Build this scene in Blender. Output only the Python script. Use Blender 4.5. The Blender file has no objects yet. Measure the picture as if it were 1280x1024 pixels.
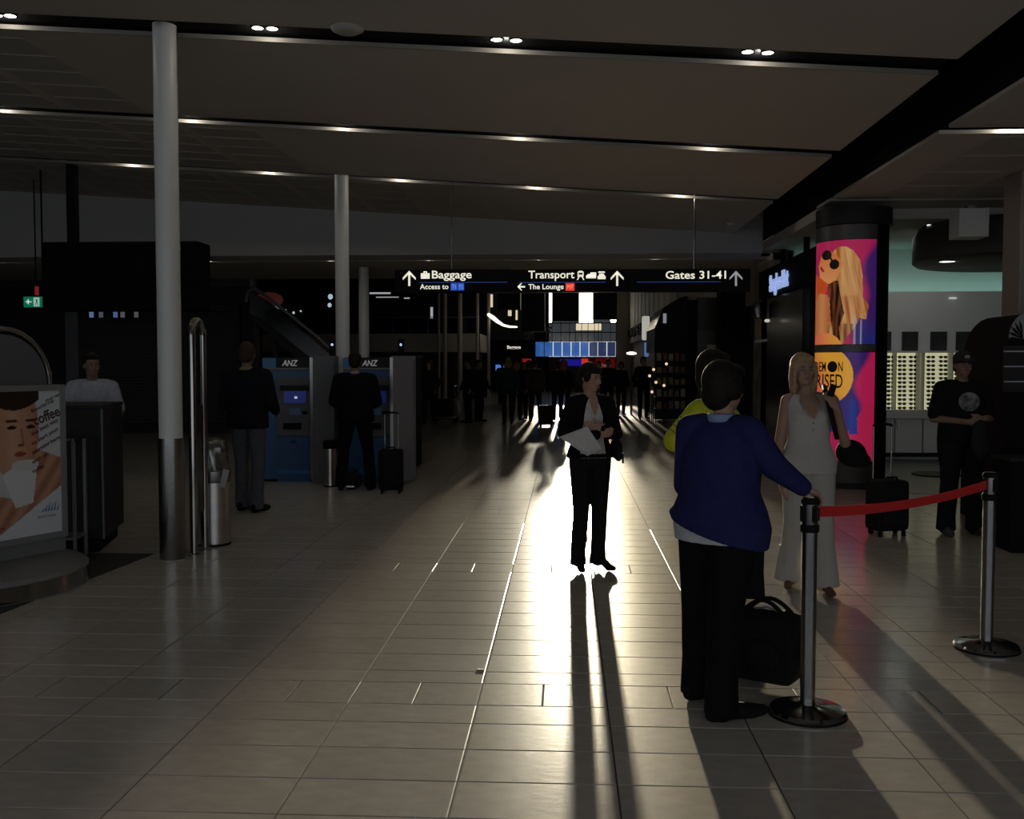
import bpy, bmesh, math, random
from mathutils import Vector, Matrix, noise
random.seed(7)
S = bpy.context.scene
COL = S.collection
PI = math.pi
def R(a): return a * PI / 180

# ---------------------------------------------------------------- camera
CAMZ = 1.6; FPX = 1250.0
YAW = math.atan(67 / FPX); PITCH = math.atan(57 / FPX)
cd = bpy.data.cameras.new('camera'); cam = bpy.data.objects.new('camera', cd); COL.objects.link(cam)
cd.sensor_width = 36; cd.sensor_fit = 'HORIZONTAL'; cd.lens = 36 * FPX / 1280
cd.clip_start = .05; cd.clip_end = 400
cam.location = (0, 0, CAMZ); cam.rotation_euler = (PI / 2 - PITCH, 0, YAW)
S.camera = cam
F0 = Vector((-math.sin(YAW), math.cos(YAW), 0)); RT = Vector((math.cos(YAW), math.sin(YAW), 0))
FW = F0 * math.cos(PITCH) - Vector((0, 0, math.sin(PITCH))); UP = Vector((0, 0, math.cos(PITCH))) + F0 * math.sin(PITCH)
C0 = Vector((0, 0, CAMZ))
def ray(x, y): return FW * FPX + RT * (x - 640) + UP * (512 - y)
def P(x, y, d):                      # point seen at (x, y) at horizontal distance d
    r = ray(x, y); return C0 + r * (d / r.dot(F0))
def FL(x, y, z=0):                   # point on a horizontal plane
    r = ray(x, y); return C0 + r * ((z - CAMZ) / r.z)
def AY(x, y, Y):
    r = ray(x, y); return C0 + r * (Y / r.y)
def AX(x, y, X):
    r = ray(x, y); return C0 + r * (X / r.x)

# ---------------------------------------------------------------- view, world, sun
S.view_settings.view_transform = 'Standard'; S.view_settings.look = 'None'
S.view_settings.exposure = 0.0; S.view_settings.gamma = 1; S.view_settings.use_curve_mapping = False
wd = bpy.data.worlds.new('world'); S.world = wd; wd.use_nodes = True
wd.node_tree.nodes['Background'].inputs[0].default_value = (.86, .93, 1.0, 1)
wd.node_tree.nodes['Background'].inputs[1].default_value = .80
SUN_EL = R(5.8); SUN_AZ = R(0.6)
sd = bpy.data.lights.new('sun', 'SUN'); sun = bpy.data.objects.new('sun', sd); COL.objects.link(sun)
sd.energy = 78; sd.angle = R(.9); sd.color = (1.0, .86, .62)
sdir = Vector((math.sin(SUN_AZ) * math.cos(SUN_EL), math.cos(SUN_AZ) * math.cos(SUN_EL), math.sin(SUN_EL)))
al = bpy.data.lights.new('shop_fill', 'AREA'); al.size = 1.2; al.energy = 9; al.color = (1, .99, .95)  # area lamp added to lift the shop walls, with no fixture of its own
ao = bpy.data.objects.new('shop_fill', al); COL.objects.link(ao); ao.location = (5.6, 15.6, 3.5)
sun.rotation_euler = sdir.to_track_quat('Z', 'Y').to_euler(); sun.location = (1, 70, 7)

# ---------------------------------------------------------------- materials
MATS = {}
def mat(name, col, rough=.5, metal=0, spec=.5, noise=0, nscale=8, bump=0, bscale=60, emit=None, estr=0, coat=0, rand=0):
    if name in MATS: return MATS[name]
    m = bpy.data.materials.new(name); m.use_nodes = True; nt = m.node_tree; b = nt.nodes['Principled BSDF']
    b.inputs['Base Color'].default_value = (*col, 1); b.inputs['Roughness'].default_value = rough
    b.inputs['Metallic'].default_value = metal; b.inputs['Specular IOR Level'].default_value = spec
    b.inputs['Coat Weight'].default_value = coat
    tc = nt.nodes.new('ShaderNodeTexCoord')
    if noise or rand:
        n = nt.nodes.new('ShaderNodeTexNoise'); n.inputs['Scale'].default_value = nscale; n.inputs['Detail'].default_value = 4
        nt.links.new(tc.outputs['Object'], n.inputs['Vector'])
        mr = nt.nodes.new('ShaderNodeMapRange'); mr.inputs['From Min'].default_value = .3; mr.inputs['From Max'].default_value = .7
        mr.inputs['To Min'].default_value = 1 - noise; mr.inputs['To Max'].default_value = 1 + noise
        nt.links.new(n.outputs['Fac'], mr.inputs['Value'])
        hs = nt.nodes.new('ShaderNodeHueSaturation'); hs.inputs['Color'].default_value = (*col, 1)
        if rand:
            oi = nt.nodes.new('ShaderNodeObjectInfo'); m2 = nt.nodes.new('ShaderNodeMapRange')
            m2.inputs['To Min'].default_value = 1 - rand; m2.inputs['To Max'].default_value = 1 + rand
            nt.links.new(oi.outputs['Random'], m2.inputs['Value'])
            mu = nt.nodes.new('ShaderNodeMath'); mu.operation = 'MULTIPLY'
            nt.links.new(mr.outputs[0], mu.inputs[0]); nt.links.new(m2.outputs[0], mu.inputs[1]); nt.links.new(mu.outputs[0], hs.inputs['Value'])
        else: nt.links.new(mr.outputs[0], hs.inputs['Value'])
        nt.links.new(hs.outputs[0], b.inputs['Base Color'])
    if bump:
        n = nt.nodes.new('ShaderNodeTexNoise'); n.inputs['Scale'].default_value = bscale; n.inputs['Detail'].default_value = 3
        nt.links.new(tc.outputs['Object'], n.inputs['Vector'])
        bp = nt.nodes.new('ShaderNodeBump'); bp.inputs['Strength'].default_value = bump; bp.inputs['Distance'].default_value = .01
        nt.links.new(n.outputs['Fac'], bp.inputs['Height']); nt.links.new(bp.outputs[0], b.inputs['Normal'])
    if emit:
        b.inputs['Emission Color'].default_value = (*emit, 1); b.inputs['Emission Strength'].default_value = estr
    MATS[name] = m; return m
def attr_mat(name, estr=0, rough=.3):
    m = bpy.data.materials.new(name); m.use_nodes = True; nt = m.node_tree; b = nt.nodes['Principled BSDF']
    a = nt.nodes.new('ShaderNodeAttribute'); a.attribute_name = 'print'
    nt.links.new(a.outputs['Color'], b.inputs['Base Color']); b.inputs['Roughness'].default_value = rough
    if estr:
        nt.links.new(a.outputs['Color'], b.inputs['Emission Color']); b.inputs['Emission Strength'].default_value = estr
        b.inputs['Base Color'].default_value = (.1, .1, .1, 1)
    MATS[name] = m; return m
def glass_mat(name, tint, gloss=.08, rough=.05, emit=None, estr=0):
    m = bpy.data.materials.new(name); m.use_nodes = True; nt = m.node_tree; nt.nodes.clear()
    o = nt.nodes.new('ShaderNodeOutputMaterial'); t = nt.nodes.new('ShaderNodeBsdfTransparent'); t.inputs[0].default_value = (*tint, 1)
    g = nt.nodes.new('ShaderNodeBsdfGlossy'); g.inputs['Roughness'].default_value = rough; g.inputs['Color'].default_value = (.8, .8, .8, 1)
    mx = nt.nodes.new('ShaderNodeMixShader'); mx.inputs[0].default_value = gloss
    nt.links.new(t.outputs[0], mx.inputs[1]); nt.links.new(g.outputs[0], mx.inputs[2]); last = mx
    if emit:
        e = nt.nodes.new('ShaderNodeEmission'); e.inputs[0].default_value = (*emit, 1); e.inputs[1].default_value = estr
        ad = nt.nodes.new('ShaderNodeAddShader'); nt.links.new(mx.outputs[0], ad.inputs[0]); nt.links.new(e.outputs[0], ad.inputs[1]); last = ad
    nt.links.new(last.outputs[0], o.inputs[0]); MATS[name] = m; return m

M_tile = mat('floor_tile', (.46, .42, .37), .19, spec=.5, noise=.08, nscale=5, bump=.05, bscale=9, rand=.06)
M_grout = mat('grout', (.05, .045, .04), .9)
M_ceil = mat('ceiling_paint', (.44, .41, .37), .85, noise=.03, nscale=.7)
M_perf = mat('perforated_panel', (.36, .34, .31), .9)
M_lip = mat('ceiling_lip', (.20, .19, .17), .6)
M_black = mat('black_paint', (.005, .005, .006), .7, spec=.12)
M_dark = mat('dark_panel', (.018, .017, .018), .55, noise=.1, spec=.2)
M_dark2 = mat('dark_shutter', (.03, .029, .028), .7, noise=.1)
M_bulk = mat('bulkhead_paint', (.35, .34, .33), .85)
M_white = mat('white_paint', (.72, .72, .69), .6)
M_wall = mat('pale_wall', (.5, .47, .42), .7, noise=.04)
M_beige = mat('beige_wall', (.42, .33, .21), .7, noise=.05)
M_steel = mat('brushed_steel', (.25, .248, .245), .27, metal=1, noise=.08, nscale=30)
M_chrome = mat('polished_steel', (.32, .316, .31), .14, metal=1)
M_colpaint = mat('column_paint', (.62, .62, .60), .4)
M_bin = mat('bin_steel', (.5, .48, .46), .33, metal=1, noise=.1)
M_grey = mat('grey_plastic', (.2, .2, .2), .5)
M_atm = mat('cash_machine_blue', (.012, .07, .19), .4)
M_atmb = mat('cash_machine_light_blue', (.02, .14, .34), .4)
M_lamp = mat('downlight_glow', (.9, .9, .9), .5, emit=(1, .93, .8), estr=22)
M_lampw = mat('shop_downlight_glow', (.9, .9, .9), .5, emit=(1, .98, .95), estr=3.2)
M_txt = mat('sign_letter', (.8, .8, .7), .5, emit=(1, .96, .78), estr=.75)
M_txtd = mat('sign_letter_dim', (.6, .6, .6), .5, emit=(.85, .87, .9), estr=.22)
M_blueline = mat('sign_blue', (.02, .06, .3), .5, emit=(.03, .1, .45), estr=.3)
M_bluebox = mat('sign_blue_box', (.02, .1, .7), .5, emit=(.03, .13, .8), estr=.6)
M_redbox = mat('sign_red_box', (.7, .03, .02), .5, emit=(.9, .05, .03), estr=.7)
M_belt = mat('red_belt', (.62, .02, .02), .55)
M_rubber = mat('black_rubber', (.008, .008, .008), .75, spec=.12)
M_mat = mat('floor_mat_fabric', (.02, .018, .018), .95, noise=.2, nscale=60)

# ---------------------------------------------------------------- mesh helpers
INFO = {}
def tag(o, label=None, cat=None, group=None, kind=None):
    if label: o['label'] = label
    if cat: o['category'] = cat
    if group: o['group'] = group
    if kind: o['kind'] = kind
    return o
def thing(name, loc, label, cat, rz=0, group=None, kind=None):
    o = bpy.data.objects.new(name, None); COL.objects.link(o); o.empty_display_size = .2
    o.location = (loc[0], loc[1], loc[2] if len(loc) > 2 else 0); o.rotation_euler = (0, 0, rz)
    INFO[o.name] = Matrix.Translation(o.location) @ Matrix.Rotation(rz, 4, 'Z')
    return tag(o, label, cat, group, kind)
class MB:
    def __init__(s): s.v = []; s.f = []
    def add(s, vs, fs):
        n = len(s.v); s.v += [tuple(v) for v in vs]; s.f += [tuple(i + n for i in f) for f in fs]; return s
    def box(s, c, d, M=None):
        c = Vector(c); vs = []
        for sx in (-1, 1):
            for sy in (-1, 1):
                for sz in (-1, 1):
                    q = Vector((sx * d[0] / 2, sy * d[1] / 2, sz * d[2] / 2))
                    if M: q = M @ q
                    vs.append(c + q)
        return s.add(vs, [(0, 1, 3, 2), (4, 6, 7, 5), (0, 4, 5, 1), (2, 3, 7, 6), (0, 2, 6, 4), (1, 5, 7, 3)])
    def b2(s, a, b):                  # box from two corners
        a = Vector(a); b = Vector(b); return s.box((a + b) / 2, [abs(x) for x in (b - a)])
    def prism(s, pts, off):           # polygon pts extruded by off
        n = len(pts); off = Vector(off); vs = [Vector(p) for p in pts]; vs += [p + off for p in vs]
        return s.add(vs, [tuple(range(n - 1, -1, -1)), tuple(range(n, 2 * n))] + [(i, (i + 1) % n, n + (i + 1) % n, n + i) for i in range(n)])
    def cyl(s, a, b, r0, r1=None, n=20, cap=True):
        a = Vector(a); b = Vector(b); r1 = r0 if r1 is None else r1
        z = (b - a).normalized(); x = z.orthogonal().normalized(); y = z.cross(x); vs = []
        for k in range(n):
            t = 2 * PI * k / n; u = x * math.cos(t) + y * math.sin(t); vs += [a + u * r0, b + u * r1]
        fs = [(2 * k, (2 * k + 2) % (2 * n), (2 * k + 3) % (2 * n), 2 * k + 1) for k in range(n)]
        if cap: fs += [tuple(2 * k for k in range(n - 1, -1, -1)), tuple(2 * k + 1 for k in range(n))]
        return s.add(vs, fs)
    def tube(s, path, r, n=10):
        path = [Vector(p) for p in path]; rr = r if isinstance(r, (list, tuple)) else [r] * len(path)
        x = None; vs = []
        for i, p in enumerate(path):
            d = (path[min(i + 1, len(path) - 1)] - path[max(i - 1, 0)]).normalized()
            if x is None: x = d.orthogonal().normalized()
            x = (x - d * x.dot(d)).normalized(); y = d.cross(x)
            vs += [p + (x * math.cos(2 * PI * k / n) + y * math.sin(2 * PI * k / n)) * rr[i] for k in range(n)]
        fs = [(i * n + k, i * n + (k + 1) % n, (i + 1) * n + (k + 1) % n, (i + 1) * n + k) for i in range(len(path) - 1) for k in range(n)]
        fs += [tuple(range(n - 1, -1, -1)), tuple((len(path) - 1) * n + k for k in range(n))]
        return s.add(vs, fs)
    def lathe(s, prof, c=(0, 0, 0), n=28, sx=1, sy=1):   # prof: list of (r, z)
        c = Vector(c); vs = []
        for r, z in prof: vs += [c + Vector((r * sx * math.cos(2 * PI * k / n), r * sy * math.sin(2 * PI * k / n), z)) for k in range(n)]
        m = len(prof)
        fs = [(i * n + k, i * n + (k + 1) % n, (i + 1) * n + (k + 1) % n, (i + 1) * n + k) for i in range(m - 1) for k in range(n)]
        fs += [tuple(range(n - 1, -1, -1)), tuple((m - 1) * n + k for k in range(n))]
        return s.add(vs, fs)
    def ell(s, c, r, M=None, nu=14, nv=9):
        c = Vector(c); r = (r, r, r) if not isinstance(r, (tuple, list)) else r
        vs = []; fs = []
        for j in range(1, nv):
            ph = PI * j / nv
            for k in range(nu):
                t = 2 * PI * k / nu; vs.append(Vector((r[0] * math.sin(ph) * math.cos(t), r[1] * math.sin(ph) * math.sin(t), r[2] * math.cos(ph))))
        vs += [Vector((0, 0, r[2])), Vector((0, 0, -r[2]))]; a = len(vs) - 2
        if M: vs = [M @ v for v in vs]
        vs = [v + c for v in vs]
        for j in range(nv - 2):
            for k in range(nu): fs.append((j * nu + k, (j + 1) * nu + k, (j + 1) * nu + (k + 1) % nu, j * nu + (k + 1) % nu))
        for k in range(nu):
            fs.append((a, k, (k + 1) % nu)); fs.append((a + 1, (nv - 2) * nu + (k + 1) % nu, (nv - 2) * nu + k))
        return s.add(vs, fs)
    def build(s, name, m, parent=None, label=None, cat=None, group=None, kind=None, smooth=False, bevel=0, local=False, remesh=0, smit=4, sub=0, origin=None):
        vs = s.v; org = None
        if parent is not None and not local:
            q = parent
            while q.parent: q = q.parent
            if q.name in INFO:
                Mi = INFO[q.name].inverted(); vs = [Mi @ Vector(v) for v in vs]
        elif parent is None and origin is not None:
            org = Vector(origin); vs = [Vector(v) - org for v in vs]
        me = bpy.data.meshes.new(name); me.from_pydata([tuple(v) for v in vs], [], s.f)
        bm = bmesh.new(); bm.from_mesh(me); bmesh.ops.recalc_face_normals(bm, faces=bm.faces); bm.to_mesh(me); bm.free()
        if smooth:
            me.polygons.foreach_set('use_smooth', [True] * len(me.polygons))
            if smooth != 'all': me.set_sharp_from_angle(angle=R(40))
        me.materials.append(m); o = bpy.data.objects.new(name, me); COL.objects.link(o)
        if org is not None: o.location = org
        if parent is not None: o.parent = parent
        if bevel:
            md = o.modifiers.new('bevel', 'BEVEL'); md.width = bevel; md.segments = 2; md.limit_method = 'ANGLE'; md.harden_normals = False
        if remesh:
            md = o.modifiers.new('remesh', 'REMESH'); md.mode = 'VOXEL'; md.voxel_size = remesh; md.use_smooth_shade = True
            if smit: sm = o.modifiers.new('smooth', 'SMOOTH'); sm.factor = .5; sm.iterations = smit
        if sub: md = o.modifiers.new('sub', 'SUBSURF'); md.levels = sub; md.render_levels = sub
        return tag(o, label, cat, group, kind)
def dup(o, loc=None, label=None, rz=None, parent=None):
    c = o.copy(); COL.objects.link(c); c.parent = parent
    if loc is not None: c.location = loc
    if rz is not None: c.rotation_euler = (0, 0, rz)
    if label: c['label'] = label
    for ch in list(o.children): dup(ch, parent=c)
    return c
def text_mesh(txt, size, extr=.002, bold=.0, align='LEFT', shear=0, width=1.0):
    cu = bpy.data.curves.new('t', 'FONT'); cu.body = txt; cu.size = size; cu.extrude = extr; cu.offset = bold; cu.align_x = align; cu.shear = shear
    cu.resolution_u = 3
    ob = bpy.data.objects.new('t', cu); me = bpy.data.meshes.new_from_object(ob)
    vs = [Vector((v.co.x * width, v.co.y, v.co.z)) for v in me.vertices]; fs = [tuple(p.vertices) for p in me.polygons]
    bpy.data.objects.remove(ob); bpy.data.curves.remove(cu); bpy.data.meshes.remove(me)
    return vs, fs
def text(name, txt, size, org, ux, uy, m, parent, extr=.002, bold=0, align='LEFT', shear=0, width=1.0, label=None):
    vs, fs = text_mesh(txt, size, extr, bold, align, shear, width); ux = Vector(ux).normalized(); uy = Vector(uy).normalized(); n = ux.cross(uy)
    b = MB(); b.add([Vector(org) + ux * v.x + uy * v.y + n * v.z for v in vs], fs)
    return b.build(name, m, parent, label=label)
def struct(name, b, m, **k): return b.build(name, m, kind='structure', **k)

# ---------------------------------------------------------------- floor
TX0, TW = .2, .611
rows = [2.2, 2.51, 2.82, 3.13, 3.44, 3.75, 4.07, 4.37]
base = 4.61; offs = [0, .32, .51, .81, 1.12, 1.43, 1.74, 2.05, 2.36, 2.68]
k = 0
while base + 3.0 * k < 60: rows += [base + 3.0 * k + o for o in offs]; k += 1
rows = [r for r in rows if r < 60.5]
bandstarts = {round(base + 3.0 * k, 3) for k in range(20)}
b = MB(); b.b2((-14, -5, -.12), (14, 60, -.0035)); floor = struct('floor', b, M_grout)
tmesh = bpy.data.meshes.new('tile')
g = .5; iv = .492
tv = [(-g, -g, -1), (g, -g, -1), (g, g, -1), (-g, g, -1), (-g, -g, -.12), (g, -g, -.12), (g, g, -.12), (-g, g, -.12), (-iv, -iv, 0), (iv, -iv, 0), (iv, iv, 0), (-iv, iv, 0)]
tmesh.from_pydata(tv, [], [(0, 1, 5, 4), (1, 2, 6, 5), (2, 3, 7, 6), (3, 0, 4, 7), (4, 5, 9, 8), (5, 6, 10, 9), (6, 7, 11, 10), (7, 4, 8, 11), (8, 9, 10, 11)])
tmesh.materials.append(M_tile)
stuff = MB(); ntile = 0; cands = []
for i in range(len(rows) - 1):
    y0, y1 = rows[i], rows[i + 1]; band = round(y0, 3) in bandstarts
    w = TW / 2 if band else TW
    x = TX0 - 24 * TW
    while x < 13.9:
        cands.append((x, x + w, y0, y1)); x += w
near = []
for c in cands:
    cx, cy = (c[0] + c[1]) / 2, (c[2] + c[3]) / 2
    px = 640 + FPX * (Vector((cx, cy, 0)).dot(RT)) / max(.1, Vector((cx, cy, 0)).dot(F0))
    c_vis = -60 < px < 1340 and cy > 2.9
    near.append((cy if c_vis else 999, c))
near.sort(key=lambda t: t[0])
for q, (key, c) in enumerate(near):
    x0, x1, y0, y1 = c; G = .0033 + (0.0 if key > 9 else 0)
    if q < 298 and key < 900:
        o = bpy.data.objects.new('tile', tmesh); COL.objects.link(o); o.parent = floor
        o.location = ((x0 + x1) / 2, (y0 + y1) / 2, random.uniform(-.0004, .0004)); o.scale = (x1 - x0 - 2 * G, y1 - y0 - 2 * G, .008)
        o.rotation_euler = (random.uniform(-.0008, .0008), random.uniform(-.0008, .0008), 0)
    else:
        z = random.uniform(-.0004, .0004); t = [random.uniform(-.0003, .0003) for _ in range(4)]
        a = [(x0 + G, y0 + G), (x1 - G, y0 + G), (x1 - G, y1 - G), (x0 + G, y1 - G)]
        stuff.add([(p[0], p[1], z + t[i2]) for i2, p in enumerate(a)] + [(p[0], p[1], -.008) for p in a],
                  [(0, 1, 2, 3), (0, 4, 5, 1), (1, 5, 6, 2), (2, 6, 7, 3), (3, 7, 4, 0)])
stuff.build('tile', M_tile, floor, kind='stuff')

# ---------------------------------------------------------------- ceiling
def hz(X): return 3.86 + .065 * (2.9 - X)
XL, XE = -13.5, 2.9
ceil = thing('ceiling', (0, 0, 0), None, None, kind='structure')
slots = [7.92, 11.05, 14.2]; GAP = .30
edges = [(-4.0, 4.6), (4.9, 7.70), (8.10, 10.90), (11.23, 14.03), (14.33, 17.6)]
TH = .036
for (a, c) in edges:
    b = MB(); zl, zr = hz(XL), hz(XE)
    b.prism([(XL, a, zl), (XE, a, zr), (XE, a, zr + TH), (XL, a, zl + TH)], (0, c - a, 0)); b.build('ceiling_panel', M_ceil, ceil)
b = MB(); b.b2((XL, -4, 5.25), (13.9, 18.1, 5.35)); b.build('plenum_deck', M_black, ceil)
# black strips closing each recess from above
for (a, c), (a2, c2) in zip(edges[:-1], edges[1:]):
    b = MB(); zl, zr = hz(XL) + TH + .02, hz(XE) + TH + .02
    b.prism([(XL, c - .12, zl), (XE, c - .12, zr), (XE, c - .12, zr + .06), (XL, c - .12, zl + .06)], (0, a2 - c + .2, 0)); b.build('recess_back', M_black, ceil)
# lit lower lips
for (a, c) in edges[1:]:
    b = MB(); zl, zr = hz(XL), hz(XE) - 0
    b.prism([(XL, a - .012, zl - .004), (XE, a - .012, zr - .004), (XE, a - .012, zr + TH * .9), (XL, a - .012, zl + TH * .9)], (0, .014, 0)); b.build('recess_lip', M_lip, ceil)
# perforated acoustic squares on the panels, left and right
pm = MB(); pm.box((0, 0, 0), (1, 1, 1)); pobj = None
def square(x, y, sx, sy, z, slope=.065):
    global pobj
    if pobj is None:
        pobj = pm.build('perforated_square', M_perf, ceil, local=True); o = pobj
    else:
        o = pobj.copy(); COL.objects.link(o); o.parent = ceil
    o.location = (x, y, z - .001); o.scale = (sx, sy, .006); o.rotation_euler = (0, math.atan(slope), 0)
for r_, (ya, yb, n) in enumerate([(8.3, 10.8, 5), (11.4, 13.9, 5), (14.5, 17.3, 4)]):
    st = (yb - ya) / n
    for j in range(n):
        for i in range(8):
            x = -10.4 + i * .92 + (1.1 if r_ == 2 else 0) - (1.0 if r_ == 0 else 0)
            if r_ == 0 and x > -4.2: continue
            square(x, ya + (j + .5) * st, .78, st * .84, hz(x))
# black beam recess between the two ceilings
ZR = 3.70
b = MB(); b.b2((2.9, -4, 4.5), (3.42, 17.9, 4.56)); b.b2((2.885, -4, 3.93), (2.9, 17.6, 4.6)); b.build('recess_back', M_black, ceil)
b = MB(); b.b2((3.395, -4, ZR + .036), (3.43, 19, 4.6)); b.build('recess_side', M_black, ceil)
for (a, c) in [(-4, 9.2), (9.44, 13.05), (13.2, 13.9)]:
    b = MB(); b.b2((3.40, a, ZR), (13.9, c, ZR + .035)); b.build('ceiling_panel', M_ceil, ceil)
b = MB(); b.b2((3.40, 8.9, ZR + .12), (13.9, 9.9, ZR + .15)); b.b2((3.4, 12.9, ZR + .12), (13.9, 13.4, ZR + .15)); b.build('recess_back', M_black, ceil)
for j in range(4):
    for i in range(9):
        square(4.35 + i * .92, 9.95 + j * .86, .78, .72, ZR - .001, 0)
for j in range(3):
    for i in range(6): square(5.4 + i * .95, 5.6 + j * .9, .8, .76, ZR - .001, 0)
# sloping corridor soffit beyond, from the right ceiling to the far hall
b = MB(); b.b2((3.40, 13.9, 3.56), (13.9, 18.0, 3.70)); b.build('soffit', M_ceil, ceil)
# bulkhead dropping to the low ceiling over the passage
b = MB(); b.prism([(XL, 17.6, 3.52), (XL, 17.6, 5.3), (XL, 18.0, 5.3), (XL, 18.0, 3.47)], (3.4 - XL, 0, 0)); b.build('bulkhead', M_bulk, ceil)
b = MB(); b.b2((XL, 18.16, 3.47), (3.6, 21.9, 3.62)); b.build('ceiling_panel', M_ceil, ceil)
b = MB(); b.b2((XL, 17.98, 3.52), (3.6, 18.2, 3.55)); b.build('recess_back', M_black, ceil)
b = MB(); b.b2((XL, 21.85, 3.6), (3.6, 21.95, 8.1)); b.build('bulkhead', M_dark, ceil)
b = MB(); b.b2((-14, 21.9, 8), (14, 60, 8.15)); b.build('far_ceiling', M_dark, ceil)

# ---------------------------------------------------------------- outer walls
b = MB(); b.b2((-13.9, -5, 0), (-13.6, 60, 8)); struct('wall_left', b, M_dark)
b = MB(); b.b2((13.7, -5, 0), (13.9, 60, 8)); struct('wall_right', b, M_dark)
b = MB(); b.b2((3.95, 18.2, 0), (13.6, 18.4, 8)); struct('wall_leak_block', b, M_dark)  # wall added to block sun leaking in behind the shop

# ---------------------------------------------------------------- far end of the hall
def pb(b, x0, y0, x1, y1, Y, dep=.1):
    a = AY(x0, y0, Y); c = AY(x1, y1, Y); return b.b2((a.x, Y, a.z), (c.x, Y + dep, c.z))
M_glassc = glass_mat('facade_glass', (.23, .235, .24), .04)
M_glassb = glass_mat('blue_glow_glass', (.13, .14, .16), .05, emit=(.05, .22, .75), estr=.34)  # backlight painted as coloured emission; the glass tint itself is near neutral
M_glassv = glass_mat('violet_glow_glass', (.12, .12, .16), .05, emit=(.08, .12, .32), estr=.18)  # same painted backlight, darker and more violet
M_glassw = glass_mat('glare_glow_glass', (.25, .25, .24), .03, emit=(1, .93, .75), estr=3.2)  # pane emission stands in for the sun and sky glare behind it
M_glasst = glass_mat('warm_glow_glass', (.24, .23, .2), .03, emit=(1, .85, .6), estr=.55)  # weaker warm glare, also put into the pane as emission
M_bal = glass_mat('balustrade_glass', (.35, .37, .38), .06)
M_mull = mat('window_bar', (.06, .06, .065), .6)
YF = 57.0
fac = thing('facade', (0, YF, 0), None, None, kind='structure')
b = MB(); b.b2((-14, YF, 0), (-.95, YF + .4, 8)); b.build('facade_wall', M_dark, fac)
b = MB(); A = AY(770, 500, YF); b.b2((A.x, YF, 0), (14, YF + .4, 8)); b.build('facade_wall', M_wall, fac)
w = thing('window_1', (0, YF, 0), None, None, kind='structure')
xs = [679.5, 690, 701, 712, 719.5, 735, 743, 752, 763, 770]
for i in range(len(xs) - 1):
    wm = 4 <= i <= 6
    b = MB(); pb(b, xs[i], 427, xs[i + 1], 413, YF + .05, .02); b.build('pane', M_glassc, w)
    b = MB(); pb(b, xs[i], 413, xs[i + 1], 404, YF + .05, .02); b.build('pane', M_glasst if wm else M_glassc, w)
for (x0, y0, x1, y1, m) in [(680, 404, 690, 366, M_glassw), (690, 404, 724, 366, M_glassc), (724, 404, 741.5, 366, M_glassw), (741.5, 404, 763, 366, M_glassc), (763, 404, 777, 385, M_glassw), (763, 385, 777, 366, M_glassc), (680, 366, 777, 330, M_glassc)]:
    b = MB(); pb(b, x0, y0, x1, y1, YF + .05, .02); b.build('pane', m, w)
for x in xs + [727, 748]:
    b = MB(); pb(b, x - .5, 470, x + .5, 402, YF - .02, .05); b.build('mullion', M_mull, w)
for y in (404, 415.5, 426.5, 446.5):
    b = MB(); pb(b, 668, y - .5, 770, y + .5, YF - .04, .07); b.build('mullion', M_mull, w)
for i in range(9):
    x0 = 669 + i * 11.2; b = MB(); pb(b, x0 + .5, 445.5, x0 + 10.7, 427.5, YF - .1, .03)
    b.build('blue_pane', M_glassb if i < 6 else M_glassv, w)
b = MB(); pb(b, 668, 447, 770, 508, YF, .3); b.build('lower_wall', mat('brown_counter_wall', (.10, .08, .05), .7), w)
def panel(name, x0, y0, x1, y1, Y, m, label, cat, dep=.12, group=None, bev=0):
    a = AY((x0 + x1) / 2, y1, Y); r = thing(name, (a.x, Y, a.z), label, cat, group=group)
    b = MB(); pb(b, x0, y0, x1, y1, Y, dep); b.build('case', m, r, bevel=bev); return r
# hanging flight-screen housings in front of the glazing (bottoms well above head height)
for (x0, y0, x1, y1, lab) in [(622, 366, 650.5, 387, 'shallow dark screen housing hanging leftmost below the long direction sign'),
                               (652, 366, 681, 414, 'tall dark screen housing hanging just left of the narrow bright window strip'),
                               (690, 366, 723, 401, 'dark screen housing hanging between the two tall bright window strips'),
                               (741.5, 366, 771, 399, 'dark screen housing hanging right of the broad bright window strip')]:
    r = panel('screen_housing', x0, y0, x1, y1, 26, M_black, lab, 'screen', .35, 'screen housings below the direction sign')
    a = AY((x0 + x1) / 2, y0, 26); b = MB(); b.cyl((a.x, 26.17, a.z - .05), (a.x, 26.17, 8), .05, n=8); b.build('hanger', M_black, r)
r = panel('shop_sign', 617, 425, 666, 444, 50, M_black, 'small black hanging sign with tiny white word over the far crowd', 'sign', .2)
def fit_text(name, txt, x0, x1, ybase, cap, Y, m, parent, bold=.0, extr=.002, off=.004, label=None, shear=0):
    A = AY(x0, ybase, Y - off); B = AY(x1, ybase, Y - off); T = AY(x0, ybase - cap, Y - off); size = (T.z - A.z) / .69
    vs, fs = text_mesh(txt, size, extr, bold * size, shear=shear)
    mn = min(v.x for v in vs); mx = max(v.x for v in vs); k = (B.x - A.x) / (mx - mn)
    b = MB(); b.add([Vector((A.x + (v.x - mn) * k, A.y - v.z, A.z + v.y)) for v in vs], fs); return b.build(name, m, parent, label=label)
a = AY(640, 425, 50); b = MB(); b.cyl((a.x, 50.1, a.z - .05), (a.x, 50.1, 8), .03, n=6); b.build('hanger', M_black, r)
fit_text('lettering', 'Baggage', 634, 651, 436, 4, 50, M_txt, r, .02)
r = panel('information_screen', 619.5, 456, 630.5, 463.5, 40, mat('blue_screen', (.02, .05, .2), .4, emit=(.1, .28, .9), estr=.6), 'small glowing blue screen left of the far crowd', 'screen', .05)
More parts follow.
